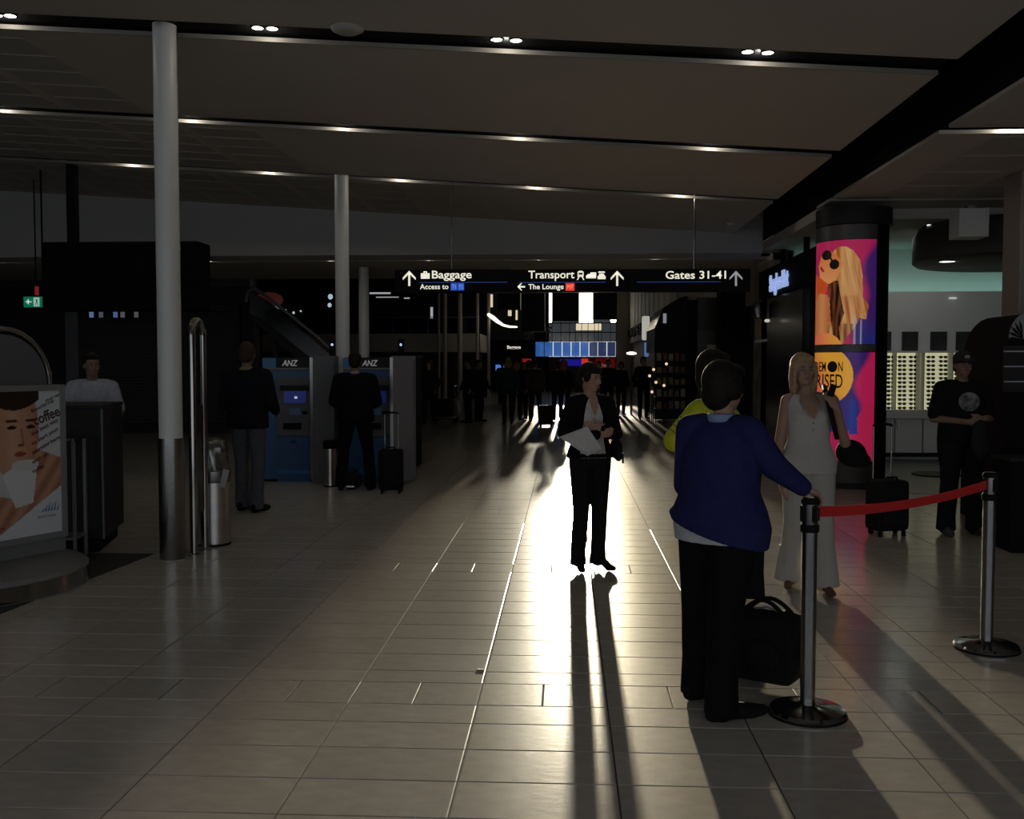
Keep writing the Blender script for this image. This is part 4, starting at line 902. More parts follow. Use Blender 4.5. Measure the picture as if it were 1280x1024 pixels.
# counter
ct0 = (-3.46, 8.44)
A, B2, C2, D2 = ud(-3.46, 8.42), ud(-3.63, 9.3), ud(-4.9, 9.2), ud(-4.9, 8.36)
ct = thing('counter', (A.x - .6, A.y + .4, 0), 'dark wooden service counter behind the poster stand', 'counter')
def quadp(name, pts, z0, z1, m, par, bev=0, shr=0):
    c = sum(pts, Vector()) / 4; pts = [p_ + (c - p_).normalized() * shr for p_ in pts]
    b = MB(); b.prism([(p_.x, p_.y, z0) for p_ in pts], (0, 0, z1 - z0)); return b.build(name, m, par, bevel=bev)
quadp('body', [A, B2, C2, D2], .12, 1.22, M_dark, ct, .006); quadp('plinth', [A, B2, C2, D2], 0, .12, M_black, ct, 0, .06); quadp('top', [A, B2, C2, D2], 1.22, 1.25, M_dark, ct, .004, -.01)
b = MB(); b.cyl(A + Vector((.0, 0, .12)), A + Vector((0, 0, 1.22)), .012, n=8); b.build('corner_strip', mat('corner_grey', (.08, .08, .08), .4), ct)
tb = thing('side_table', ud(-3.75, 7.95), 'thin steel framed side table between poster stand and counter', 'table')
q = [ud(-3.52, 8.0), ud(-3.56, 8.3), ud(-4.3, 8.3), ud(-4.3, 8.0)]
quadp('table_top', q, .98, 1.0, M_steel, tb, .002)
for p_ in q:
    b = MB(); b.box((p_.x - .0, p_.y, .49), (.022, .022, .98)); b.build('leg', M_grey, tb)
quadp('lower_rail', q[:2] + q[2:], .18, .20, M_grey, tb)
b = MB(); b.prism([FL(-60, 795), FL(0, 768), FL(192, 693), FL(60, 691), FL(-160, 691), FL(-260, 760)], (0, 0, .006)); b.build('floor_mat', M_mat, label='dark flat floor mat under the poster stand and counter', cat='mat', origin=FL(0, 730))

# ---------------------------------------------------------------- rope barriers
def stanchion(p, h, lab, rz):
    t = thing('barrier_post', (p.x, p.y, 0), lab, 'barrier post', group='steel barrier posts with red belt')
    b = MB(); b.lathe([(.172, 0), (.174, .018), (.165, .03), (.06, .042), (.045, .05)], p, 48); b.build('base', M_chrome, t, smooth=True)
    b = MB(); b.lathe([(.176, .0), (.177, .009)], p, 48); b.build('base_rubber', M_rubber, t)
    b = MB(); b.lathe([(.034, .04), (.034, h - .13)], p, 32); b.build('pole', M_steel, t, smooth=True)
    b = MB(); b.lathe([(.04, h - .145), (.042, h - .14), (.042, h - .115), (.036, h - .11)], p, 32); b.build('collar', M_rubber, t, smooth=True)
    b = MB(); b.lathe([(.036, h - .112), (.036, h - .01)], p, 32); b.build('belt_cassette', M_chrome, t, smooth=True)
    b = MB(); b.lathe([(.037, h - .018), (.04, h - .012), (.04, h), (.03, h + .012)], p, 32); b.build('cap', M_rubber, t, smooth=True)
    for k in range(4):
        a = k * PI / 2 + rz; b = MB(); b.box(p + Vector((.038 * math.cos(a), .038 * math.sin(a), h - .06)), (.012, .02, .07), Matrix.Rotation(a, 3, 'Z')); b.build('belt_slot', M_rubber, t)
    return t
S1 = FL(1009, 893); S2 = FL(1233, 811)
stanchion(S1, .985, 'nearer steel barrier post, beside the black travel bag', .3); stanchion(S2, .985, 'farther steel barrier post at the right edge', .3)
b = MB(); n = 16; vs = []
S1b = S1 + (S2 - S1).normalized() * .045; S2b = S2 - (S2 - S1).normalized() * .045; nr = (S2 - S1).normalized().cross(Vector((0, 0, 1))) * .0012
for i in range(n + 1):
    t = i / n; c = S1b.lerp(S2b, t); sag = -.035 * 4 * t * (1 - t); tw = .25 * math.sin(PI * t)
    for s in (-1, 1):
        for e in (-1, 1): vs.append(c + nr * e + Vector((0, 0, .928 + sag + s * .025 * math.cos(tw))) + nr.normalized() * s * .025 * math.sin(tw))
fs = []
for i in range(n):
    a = 4 * i; c_ = a + 4
    fs += [(a, c_, c_ + 1, a + 1), (a + 2, a + 3, c_ + 3, c_ + 2), (a, a + 2, c_ + 2, c_), (a + 1, c_ + 1, c_ + 3, a + 3)]
fs += [(0, 1, 3, 2), (4 * n, 4 * n + 2, 4 * n + 3, 4 * n + 1)]
b.add(vs, fs); b.build('barrier_belt', M_belt, label='red webbing belt stretched between the two steel barrier posts', cat='belt', origin=S1b.lerp(S2b, .5))

# ---------------------------------------------------------------- luggage
M_bag = mat('black_nylon', (.008, .008, .009), .75, spec=.15, noise=.2, bump=.3, bscale=80)
p = ud(.935 * 0 + (962 - 640) / FPX * 4.95, 4.95)
tb = thing('travel_bag', (p.x, p.y, 0), 'bulging black travel bag on the floor behind the nearer barrier post', 'bag', rz=-.55)
bl = lambda x, y, z: Matrix.Rotation(-.55, 3, 'Z') @ Vector((x, y, z)) + Vector((p.x, p.y, 0))
b = MB(); Rz = Matrix.Rotation(-.55, 3, 'Z')
b.box(bl(0, 0, .19), (.33, .22, .33), Rz); b.ell(bl(0, 0, .17), (.195, .14, .155), Rz, 24, 14); b.ell(bl(-.09, 0, .33), (.07, .09, .05), Rz, 20, 12); b.ell(bl(.10, 0, .34), (.06, .08, .045), Rz, 20, 12)
b.build('body', M_bag, tb, remesh=.012, smit=40)
b = MB(); b.tube([bl(-.11 + .22 * k / 10, -.05, .36 + .07 * math.sin(PI * k / 10)) for k in range(11)], .011, 8); b.build('handle', M_rubber, tb, smooth=True)
b = MB(); b.tube([bl(-.11 + .22 * k / 10, .05, .36 + .06 * math.sin(PI * k / 10)) for k in range(11)], .011, 8); b.build('handle', M_rubber, tb, smooth=True)
b = MB(); b.tube([bl(-.14 + .28 * k / 10, 0, .385 - .03 * abs(k - 5) / 5) for k in range(11)], .006, 6); b.build('zip', M_grey, tb)
b = MB(); b.ell(bl(.02, -.13, .17), (.1, .035, .085), Rz, 20, 12); b.build('front_pocket', M_bag, tb, smooth='all')
b = MB(); b.box(bl(.16, -.07, .20), (.01, .02, .014), Rz); b.build('buckle', M_chrome, tb)
def suitcase(p, w, d_, h, hh, lab, rz, M_=None, lean=0, z0=.03):
    t = thing('trolley_suitcase', (p.x, p.y, 0), lab, 'suitcase', rz=rz)
    q = lambda x, y, z: Matrix.Rotation(rz, 3, 'Z') @ Vector((x, y, z)) + Vector((p.x, p.y, 0)); Rz = Matrix.Rotation(rz, 3, 'Z')
    b = MB(); b.box(q(0, 0, z0 + h / 2 + .02), (w, d_, h), Rz); b.build('body', M_ or M_bag, t, bevel=.035)
    b = MB(); b.box(q(0, -d_ / 2 - .02, z0 + h * .38), (w * .8, .05, h * .5), Rz); b.build('front_pocket', M_ or M_bag, t, bevel=.02)
    for s in (-1, 1):
        b = MB(); b.cyl(q(s * w * .28, d_ / 2 - .03, z0 + h), q(s * w * .28, d_ / 2 - .03, hh), .008, n=8); b.build('handle_rod', M_steel, t)
        b = MB(); b.cyl(q(s * w * .38, d_ / 2 - .04, .03), q(s * w * .38 + .025, d_ / 2 - .04, .03), .03, n=16); b.build('wheel', M_rubber, t)
        b = MB(); b.box(q(s * w * .36, -d_ / 2 + .03, .025), (.03, .03, .05), Rz); b.build('foot', M_rubber, t)
    b = MB(); b.tube([q(-w * .3, d_ / 2 - .03, hh), q(-w * .15, d_ / 2 - .03, hh + .012), q(w * .15, d_ / 2 - .03, hh + .012), q(w * .3, d_ / 2 - .03, hh)], .013, 8); b.build('grip', M_rubber, t)
    b = MB(); b.tube([q(-.06, -d_ / 2 + .05, z0 + h + .02), q(-.05, -d_ / 2 + .05, z0 + h + .05), q(.05, -d_ / 2 + .05, z0 + h + .05), q(.06, -d_ / 2 + .05, z0 + h + .02)], .01, 8); b.build('top_handle', M_rubber, t)
    return t
p = P(1108, 670, 9.3); suitcase(p, .33, .24, .47, 1.02, 'black trolley suitcase with raised handle before the lit poster column', .25)
p = P(489, 612, 12.4); t = suitcase(p, .30, .24, .50, .98, 'black soft trolley bag standing right of the man in the black suit', .1, z0=.02)
p = P(682, 531, 25.5); suitcase(p, .36, .25, .5, .95, 'small dark wheeled case pulled by the walking man far down the hall', .2)
p = P(440, 612, 12.55); b = MB(); b.ell(p + Vector((0, 0, .12)), (.14, .1, .12), None, 18, 10); tt = thing('shoulder_bag', (p.x, p.y, 0), 'small dark bag on the floor between the black-suited man\'s feet', 'bag'); b.build('body', M_bag, tt, smooth='all')
b = MB(); b.tube([p + Vector((-.09 + .18 * k / 8, 0, .2 + .07 * math.sin(PI * k / 8))) for k in range(9)], .008, 6); b.build('strap', M_rubber, tt)
b = MB(); b.box(p + Vector((0, -.1, .05)), (.1, .01, .02)); b.build('buckle', M_chrome, tt)
a = FL(600, 838); b = MB(); b.prism([a + Vector((-.02, -.008, 0)), a + Vector((.018, -.01, 0)), a + Vector((.022, .006, 0)), a + Vector((-.012, .01, 0))], (0, 0, .006)); b.build('litter_scrap', M_brown, label='tiny dark scrap lying on the pale floor in the sunlight', cat='litter', origin=a)

# ---------------------------------------------------------------- dark booth at right edge
YK = 9.9
bo = thing('booth', AY(1240, 670, YK), 'tall black booth with rounded top at the right edge', 'booth')
top = AY(1240, 391, YK).z; xl = AY(1203, 500, YK + 1.0).x; bo.location.z = 0; INFO[bo.name] = Matrix.Translation((bo.location.x, bo.location.y, 0))
pr = [(xl, YK, 0), (xl, YK, top - .42)]
for k in range(1, 8): a = PI / 2 * k / 7; pr.append((xl + .30 * (1 - math.cos(a)), YK, top - .42 + .42 * math.sin(a)))
pr += [(xl + 1.6, YK, top), (xl + 1.6, YK, 0)]
b = MB(); b.prism(pr, (0, 1.0, 0)); b.build('shell', M_black, bo)
b = MB(); q = []
for k in range(9): a = PI - PI / 2 * k / 8; q.append((AY(1283, 424, YK).x + .17 * math.cos(a), YK - .012, AY(1270, 424, YK).z + .25 * math.sin(a)))
q += [(AY(1283, 424, YK).x, YK - .012, AY(1270, 424, YK).z)]
b.prism(q, (0, .01, 0)); b.build('logo_disc', mat('logo_dim', (.22, .22, .22), .5), bo)
b = MB(); x_ = AY(1278, 420, YK).x; z_ = AY(1278, 424, YK).z
for k in range(5):
    a = 1.7 + k * .32; b.prism([(x_, YK - .018, z_), (x_ + .1 * math.cos(a), YK - .018, z_ + .13 * math.sin(a)), (x_ + .15 * math.cos(a + .12), YK - .018, z_ + .19 * math.sin(a + .12)), (x_ + .1 * math.cos(a + .2), YK - .018, z_ + .12 * math.sin(a + .2))], (0, .006, 0))
b.build('palm_leaf_emblem', M_black, bo)
for i in range(3):
    b = MB(); pb(b, 1257, 440 + i * 19, 1300, 438.5 + i * 19, YK - .06, .05); b.build('lit_shelf_edge', mat('shelf_dim', (.2, .2, .22), .4, emit=(.3, .32, .36), estr=.06), bo)
b = MB(); pb(b, 1254, 490, 1300, 432, YK - .02, .02); b.build('display_recess', M_dark, bo)
b = MB(); pb(b, 1250, 700, 1300, 560, 8.6, 1.25); cntr = thing('black_case', AY(1265, 690, 8.6), 'black waist-high case at the right edge before the booth', 'case'); cntr.location.z = 0; INFO[cntr.name] = Matrix.Translation((cntr.location.x, cntr.location.y, 0))
a = AY(1262, 690, 8.6); b = MB(); b.b2((a.x, 8.6, .02), (a.x + .9, 8.95, .78)); b.build('body', M_black, cntr, bevel=.02); b = MB(); b.b2((a.x - .02, 8.58, .78), (a.x + .92, 8.97, .81)); b.build('lid', M_dark, cntr)
a = AY(1262, 690, 8.6); b = MB(); b.b2((a.x + .02, 8.62, 0), (a.x + .88, 8.93, .03)); b.build('foot', M_rubber, cntr)
p = P(1279, 500, 10.9); t = thing('round_column', (p.x, p.y, 0), 'grey brown column cut by the right edge of the view', 'column')
b = MB(); b.b2((p.x - .07, p.y, 0), (p.x + .4, p.y + .45, 3.7)); b.build('shaft', mat('brown_grey', (.22, .19, .17), .6), t, bevel=.02)

# ---------------------------------------------------------------- people
def skin(t): return mat('skin_%d' % int(t * 100), (.50 * t, .30 * t, .22 * t), .6, spec=.3)
def cloth(n, c): return mat('cloth_' + n, c, .85, spec=.08, noise=.12, nscale=25)
M_eyew = mat('eye_white', (.30, .28, .26), .6, spec=.2); M_pupil = mat('pupil', (.02, .015, .01), .5); M_lips = mat('lips', (.32, .10, .09), .5)
def chain(b, pts, rad, n=12):
    for i, p in enumerate(pts): b.ell(p, rad[i] * .999, None, n, 7)
    for i in range(len(pts) - 1):
        if (Vector(pts[i + 1]) - Vector(pts[i])).length > 1e-4: b.cyl(pts[i], pts[i + 1], rad[i], rad[i + 1], n)
class Human:
    # local frame: +Y forward, +X the person's right; all lengths for a 1.70 m body
    def __init__(s, name_label, loc, face, H=1.7, g=1.0, female=False, J={}, head=(0, 0), W={}, tone=.8, vox=.011, group=None, wide=1.0, hands=True):
        s.k = H / 1.7; s.loc = Vector((loc[0], loc[1], 0)); s.rz = R(face); s.g = g; s.f = female; s.vox = vox; s.wide = wide; s.tone = tone; s.hands = hands
        s.M = Matrix.Translation(s.loc) @ Matrix.Rotation(s.rz, 4, 'Z') @ Matrix.Scale(s.k, 4); s.Mi = s.M.inverted()
        sw = (.165 if female else .185) * wide
        j = dict(pelvis=(0, 0, .94), waist=(0, 0, 1.09), chest=(0, 0, 1.27), neck=(0, -.012, 1.445), head=(0, .012, 1.585),
                 shR=(sw - .012, -.005, 1.372), elR=(sw + .05, -.03, 1.11), wrR=(sw + .06, .03, .87), shL=(-sw + .012, -.005, 1.372), elL=(-sw - .05, -.03, 1.11), wrL=(-sw - .06, .03, .87),
                 hipR=(.088, 0, .92), knR=(.10, .02, .50), anR=(.105, -.02, .085), hipL=(-.088, 0, .92), knL=(-.10, .02, .50), anL=(-.105, -.02, .085), ftR=(.12, .13, .03), ftL=(-.12, .13, .03), hdR=None, hdL=None)
        j.update(J)
        for kk, v in W.items(): j[kk] = s.Mi @ Vector(v)
        s.J = {kk: (Vector(v) if v is not None else None) for kk, v in j.items()}
        hy, hp = head; s.HR = Matrix.Rotation(R(hy), 3, 'Z') @ Matrix.Rotation(R(hp), 3, 'X')
        s.t = thing('person', s.loc, name_label, 'person', rz=s.rz, group=group)
    def out(s, b, name, m, vox=None, smit=4, label=None, parent=None, raw=False, smooth='all'):
        b.v = [tuple(s.M @ Vector(v)) for v in b.v]
        if raw: return b.build(name, m, parent or s.t, label=label, smooth=smooth)
        return b.build(name, m, parent or s.t, label=label, remesh=vox or s.vox, smit=smit)
    def hp(s, x, y, z): return s.J['head'] + s.HR @ Vector((x, y, z))
    def rings(s, zmin=None, zmax=None, t=0.0):
        J = s.J; g = s.g; f = s.f; w = s.wide
        ax = lambda a, c: (J[a] - J[c]).normalized()
        hx = ax('hipR', 'hipL'); sx = ax('shR', 'shL')
        K = [(-.55, J['pelvis'] + Vector((0, 0, -.09)), .150 * g, .100 * g, hx), (0, J['pelvis'], (.168 if f else .158) * g, .112 * g, hx), (1, J['waist'], (.128 if f else .145) * g, .098 * g, (hx + sx).normalized()),
             (2, J['chest'], (.145 if f else .165) * (g * .6 + .4) * w, .112 * (g * .6 + .4), sx), (2.6, J['chest'].lerp(J['neck'], .60), (.150 if f else .172) * w, .088 * (g * .5 + .5), sx), (2.85, J['chest'].lerp(J['neck'], .85), .10 * w, .066, sx), (3, J['neck'], .055, .055, sx)]
        return K
    def tpoint(s, u, a, t=0.0):     # u runs along the torso, a the angle: 90 degrees = front
        K = s.rings(); i = 0
        while i < len(K) - 2 and u > K[i + 1][0]: i += 1
        q = max(0, min(1, (u - K[i][0]) / (K[i + 1][0] - K[i][0]))); c = K[i][1].lerp(K[i + 1][1], q); rx = K[i][2] * (1 - q) + K[i + 1][2] * q; ry = K[i][3] * (1 - q) + K[i + 1][3] * q
        X = K[i][4].lerp(K[i + 1][4], q).normalized(); Y = Vector((0, 0, 1)).cross(X).normalized()
        return c + X * (rx + t) * math.cos(a) + Y * (ry + t) * math.sin(a)
    def torso(s, b, u0=-.55, u1=3, t=0.0, flare=0, drop=0, n=26, tilt=0):
        m = 16; vs = []
        for i in range(m + 1):
            u = u0 + (u1 - u0) * i / m; fl = flare * max(0, (1 - i / m * 2.2))
            for k in range(n):
                v = s.tpoint(u, 2 * PI * k / n, t + fl)
                if i == 0 and drop: v = v - Vector((0, 0, drop))
                if tilt and i < 4: v = v - Vector((0, 0, tilt * v.x * (1 - i / 4)))
                vs.append(v)
        fs = [(i * n + k, i * n + (k + 1) % n, (i + 1) * n + (k + 1) % n, (i + 1) * n + k) for i in range(m) for k in range(n)]
        fs += [tuple(range(n - 1, -1, -1)), tuple(m * n + k for k in range(n))]; b.add(vs, fs)
    def arm(s, b, side, r0, r1, r2, to=1.0):   # to: 1 = to wrist, .5 = to elbow
        J = s.J; S_, E, W_ = J['sh' + side], J['el' + side], J['wr' + side]
        nk = J['neck'].lerp(S_, .22); nk.z = J['neck'].z - .045; chain(b, [nk, S_.lerp(nk, .45) + Vector((0, 0, .006)), S_], [min(r0, .058), r0 * .93, r0])
        if to <= .5:
            q = S_.lerp(E, to * 2); chain(b, [S_, q], [r0, r0 + (r1 - r0) * to * 2])
        else: chain(b, [S_, E], [r0, r1]); q = E.lerp(W_, to * 2 - 1); chain(b, [E, q], [r1, r1 + (r2 - r1) * (to * 2 - 1)])
    def leg(s, b, side, r0, r1, r2, to=1.0, z=0):
        J = s.J; A, K_, N = J['hip' + side], J['kn' + side], J['an' + side] + Vector((0, 0, z))
        up = A.lerp(K_, .45); chain(b, [A, up, K_], [r0, r0 * .55 + r1 * .45, r1]); c = K_.lerp(N, .35)
        chain(b, [K_, c, N], [r1, (r1 * .55 + r2 * .45) * 1.04, r2])
    def hand(s, b, side, curl=.35, palm=None, spread=1):
        J = s.J; w = J['wr' + side]; d = (w - J['el' + side]).normalized()
        if J['hd' + side] is not None: d = (J['hd' + side] - w).normalized()
        sg = 1 if side == 'R' else -1
        n = Vector(palm) if palm else Vector((-sg, 0, 0)); n = (n - d * n.dot(d)).normalized()
        th = d.cross(n) * (sg); th = th.normalized()
        # palm
        pc = w + d * .05; Mx = Matrix((th, n, d)).transposed()
        b.ell(pc, (.040, .017, .052), Mx, 12, 8); b.ell(w + d * .075, (.040, .014, .026), Mx, 12, 8); chain(b, [w - d * .03, w + d * .02], [.027, .024])
        for i, (o, L, r_) in enumerate([(.030, .072, .0088), (.010, .082, .009), (-.010, .076, .0088), (-.029, .060, .008)]):
            p = w + d * (.088 - abs(o - .01) * .15) + th * o; dd = (d + th * (o - 0) * 1.4 * spread).normalized(); a = curl * .8; pts = [p - d * .02, p]
            for q, l_ in enumerate((.45, .32, .25)):
                a2 = a * (q + .7); v = dd * math.cos(a2) + n * math.sin(a2); pts.append(pts[-1] + v * L * l_)
            chain(b, pts, [r_ * 1.05, r_ * 1.05, r_, r_ * .93, r_ * .85], 8)
        p0 = w + d * .025 + th * .026; v1 = (th * .75 + d * .65 + n * .25).normalized(); v2 = (th * .35 + d * .85 + n * .45 * (1 + curl)).normalized(); p1 = p0 + v1 * .035; p2 = p1 + v2 * .032; p3 = p2 + v2 * .024
        chain(b, [p0 - v1 * .01, p0, p1, p2, p3], [.014, .014, .011, .0095, .0085], 8)
    def body(s, arms=1, face=True, curlR=.35, curlL=.35, palmR=None, palmL=None, legs=True):
        b = MB(); J = s.J; s.torso(b, -.5, 3, -.008)
        chain(b, [J['neck'] + Vector((0, 0, -.03)), J['neck'] + Vector((0, .005, .03)), s.hp(0, -.02, -.05)], [.062, .052, .052])
        b.ell(s.hp(0, -.012, .022), (.073, .092, .095), s.HR, 18, 12)
        b.ell(s.hp(0, .018, -.045), (.056, .066, .066), s.HR, 16, 10); b.ell(s.hp(0, .052, -.088), (.026, .026, .022), s.HR, 10, 7)
        chain(b, [s.hp(0, .080, .018), s.hp(0, .098, -.018), s.hp(0, .104, -.026)], [.009, .011, .012], 8); b.ell(s.hp(0, .092, -.03), (.018, .012, .009), s.HR, 8, 6)
        b.ell(s.hp(0, .078, -.057), (.022, .012, .010), s.HR, 8, 6)
        for e in (-1, 1): b.ell(s.hp(e * .074, -.012, -.005), (.010, .018, .030), s.HR, 8, 6); b.ell(s.hp(e * .038, .066, -.022), (.018, .015, .018), s.HR, 8, 6)
        for sd in 'RL':
            s.arm(b, sd, .046 * (s.g * .5 + .5), .038, .026)
            s.hand(b, sd, curlR if sd == 'R' else curlL, palmR if sd == 'R' else palmL)
            if legs:
                s.leg(b, sd, .080 * s.g, .052, .036); chain(b, [J['an' + sd] + Vector((0, -.02, -.03)), J['an' + sd].lerp(J['ft' + sd], .5), J['ft' + sd]], [.030, .026, .022])
        o = s.out(b, 'body', skin(s.tone), vox=min(s.vox, .008) if s.hands == 'fine' else s.vox, smit=3); s.bodyo = o
        if face:
            for e in (-1, 1):
                b = MB(); b.ell(s.hp(e * .030, .0735, .004), (.0125, .010, .0075), s.HR, 10, 7); ey = s.out(b, 'eye', M_eyew, parent=o, raw=True)
                b = MB(); b.ell(s.hp(e * .030, .0815, .004), (.0055, .004, .0055), s.HR, 8, 6); s.out(b, 'pupil', M_pupil, raw=True)
                b = MB(); b.ell(s.hp(e * .031, .081, .024), (.018, .006, .0035), s.HR, 8, 6); s.out(b, 'eyebrow', mat('brow', (.05, .03, .02), .8), raw=True)
            b = MB(); b.ell(s.hp(0, .087, -.057), (.020, .007, .0075), s.HR, 10, 6); s.out(b, 'lips', M_lips, raw=True)
        return o
    def hair(s, style, col, name='hair'):
        b = MB(); h = s.hp; E = lambda x, y, z, r: b.ell(h(x, y, z), r, s.HR, 18, 12)
        if style == 'short': E(0, -.030, .036, (.084, .092, .098)); E(0, -.055, -.02, (.074, .055, .07)); E(0, .03, .085, (.066, .055, .034))
        if style == 'full': E(0, -.034, .036, (.096, .100, .106)); E(0, -.06, -.03, (.088, .062, .085)); E(0, .035, .085, (.075, .06, .04)); [E(e * .072, -.01, .0, (.026, .055, .06)) for e in (-1, 1)]
        if style == 'bun': E(0, -.030, .036, (.084, .095, .099)); E(0, -.105, .03, (.045, .045, .045)); E(0, -.06, -.01, (.07, .05, .06))
        if style == 'tied': E(0, -.026, .034, (.083, .096, .096)); E(0, -.055, -.012, (.072, .055, .062)); E(0, -.11, -.02, (.035, .04, .05)); E(0, .045, .07, (.062, .05, .034)); [E(e * .07, .01, .01, (.018, .035, .045)) for e in (-1, 1)]
        if style in ('bob', 'long'):
            E(0, -.024, .038, (.090, .094, .098)); E(0, .03, .082, (.072, .060, .036)); E(0, -.055, -.05, (.092, .055, .105))
            for e in (-1, 1): E(e * .078, .005, -.035, (.026, .050, .105)); E(e * .070, .0, -.115, (.030, .042, .06))
            if style == 'long': E(0, -.07, -.16, (.098, .045, .16)); E(0, -.075, -.26, (.078, .04, .10))
        return s.out(b, name, mat('hair_' + str([round(c, 2) for c in col]), col, .6, spec=.15, noise=.3, nscale=40, bump=.6, bscale=120), smit=3, vox=min(s.vox, .01))
    def top(s, m, t=.012, u0=-.35, u1=2.93, sleeve=1.0, sl=(.062, .052, .036), flare=0, name='top', label=None, bust=True, drop=0, tilt=0):
        b = MB(); s.torso(b, u0, u1, t, flare, drop, tilt=tilt)
        if sleeve:
            for sd in 'RL': s.arm(b, sd, *sl, to=sleeve)
        if s.f and bust:
            X = (s.J['shR'] - s.J['shL']).normalized(); Y = Vector((0, 0, 1)).cross(X)
            for e in (-1, 1): b.ell(s.J['chest'] + X * e * .066 + Y * .070 + Vector((0, 0, .0)), (.066, .038 + t, .064), None, 14, 9)
        return s.out(b, name, m, label=label)
    def patch(s, m, f, u0, u1, t, name, n=10, label=None):    # thin shell on the chest; f(u) -> (a0, a1) in degrees
        b = MB(); vs = []; K = 10
        for i in range(n + 1):
            u = u0 + (u1 - u0) * i / n; a0, a1 = f(u)
            for k in range(K + 1):
                a = R(a0 + (a1 - a0) * k / K); bu = 0
                v = s.tpoint(u, a, t)
                if s.f: bu = .036 * math.exp(-((v.z - s.J['chest'].z) / .075) ** 2) * max(0, math.sin(a)) ** 2
                vs.append(v + Vector((0, bu, 0)) if False else s.tpoint(u, a, t + bu))
        nn = len(vs); vs += [s.tpoint(0, 0, 0) * 0 + v - (v - s.J['chest']).normalized() * .006 for v in vs]
        fs = []
        for i in range(n):
            for k in range(K): a = i * (K + 1) + k; fs += [(a, a + 1, a + K + 2, a + K + 1), (nn + a, nn + a + K + 1, nn + a + K + 2, nn + a + 1)]
        b.add(vs, fs); return s.out(b, name, m, raw=True, label=label)
    def trousers(s, m, r=(.098, .072, .058), z=0.0, t=.012, u1=.75, name='trousers', label=None, cuff=0):
        b = MB(); g = s.g; s.torso(b, -.55, u1, t)
        for sd in 'RL':
            s.leg(b, sd, r[0] * g, r[1], r[2], z=z)
            if cuff:
                N = s.J['an' + sd]; b.cyl(N + Vector((0, 0, .22)), N + Vector((0, 0, z - .035)), r[2], r[2] + cuff, 16)
        return s.out(b, name, m, label=label)
    def shoes(s, m, heel=0, r=.042, L=1.0, name='shoe'):
        for sd in 'RL':
            b = MB(); A = s.J['an' + sd]; T = s.J['ft' + sd]; d = (T - A); d.z = 0; d.normalize(); gz = Vector((A.x, A.y, 0)) - d * .04
            base = min(A.z, .085) - .085 + 0
            z0 = heel
            h0 = Vector((A.x, A.y, .036 + z0)) - d * .045; m0 = Vector((A.x, A.y, .044 + z0 * .7)) + d * .04; t0 = Vector((T.x, T.y, .030)) + d * .0; t1 = t0 + d * .06 * L
            chain(b, [h0, m0, t0, t1], [r * .82, r * .9, r * .86, r * .55]); chain(b, [h0 + Vector((0, 0, .03)), A + Vector((0, 0, z0 * .5))], [r * .85, r * .8])
            if heel: chain(b, [h0 + Vector((0, 0, -.02)), h0 + Vector((0, 0, -z0 - .02))], [.016, .009], 8)
            b.v = [(v[0], v[1], max(.001, v[2])) for v in b.v]
            s.out(b, name, m, smit=2)
C_ = cloth
# 1 -- centre: short dark-haired woman, black jacket, arms crossed holding papers
p = P(737, 714, 7.75); h = Human('woman in black jacket over white blouse, arms crossed holding papers, standing in the sun glare', p, 196, H=1.60, female=True, head=(34, -8), tone=.75, vox=.0085, hands='fine',
    J=dict(elR=(.225, .0, 1.13), wrR=(.02, .215, 1.13), hdR=(-.10, .235, 1.15), elL=(-.225, .0, 1.12), wrL=(-.04, .20, 1.165), hdL=(.08, .21, 1.20), knR=(.085, .03, .50), anR=(.10, -.0, .11), knL=(-.075, .02, .50), anL=(-.075, -.01, .11), ftL=(-.13, .11, .03), ftR=(.11, .13, .03), pelvis=(.0, 0, .95), chest=(.012, 0, 1.28)))
h.body(palmR=(0, -1, .1), palmL=(0, -1, .1), curlR=.5, curlL=.5); h.hair('tied', (.012, .009, .007))
h.top(C_('white_blouse', (.50, .46, .46)), t=.008, u0=-.15, sleeve=0, name='blouse', flare=.012, bust=False)
h.top(C_('black_jacket', (.006, .006, .007)), t=.022, u0=-.15, u1=2.9, sl=(.064, .056, .044), name='jacket', bust=False, flare=.01)
h.patch(C_('white_blouse', (.5, .46, .46)), lambda u: (90 - (38 if u < 1.5 else 30 - (u - 1.5) * 10), 90 + (30 if u < 1.5 else 24 - (u - 1.5) * 10)), -.1, 2.85, .030, 'blouse_front')
h.patch(MATS['skin_75'], lambda u: (90 - (u - 2.05) * 16 - 2, 90 + (u - 2.05) * 16 + 2), 2.05, 2.95, .036, 'neckline')
h.trousers(C_('dark_trousers', (.012, .012, .015)), r=(.095, .069, .057), z=-.035, cuff=.012)
h.shoes(M_rubber, heel=.055, r=.038)
b = MB(); q = [Vector(v) for v in [(.30, .12, 1.11), (.10, .235, 1.20), (-.02, .245, 1.02), (.10, .24, .965)]]; b.prism(q, (0, .012, 0)); h.out(b, 'papers', mat('paper', (.52, .5, .5), .7), raw=True, smooth=False, label='folded white papers held under the crossed arms')
h.bodyo
b = MB(); b.ell((-.215, .03, 1.0), (.05, .09, .085), None, 16, 10); b.ell((-.235, .03, .95), (.03, .07, .06), None, 14, 8)
b.v = [tuple(h.M @ Vector(v)) for v in b.v]; hb2 = thing('handbag', h.M @ Vector((-.22, .03, .9)), 'small black handbag hanging at the hip of the woman in the glare', 'bag'); b.build('bag_body', M_bag, hb2, remesh=.01)
b = MB(); b.tube([h.M @ Vector(v) for v in [(-.20, .08, 1.06), (-.215, .05, 1.25), (-.175, .0, 1.45), (-.20, -.05, 1.25), (-.21, -.02, 1.06)]], .007, 6); b.build('strap', M_rubber, hb2)
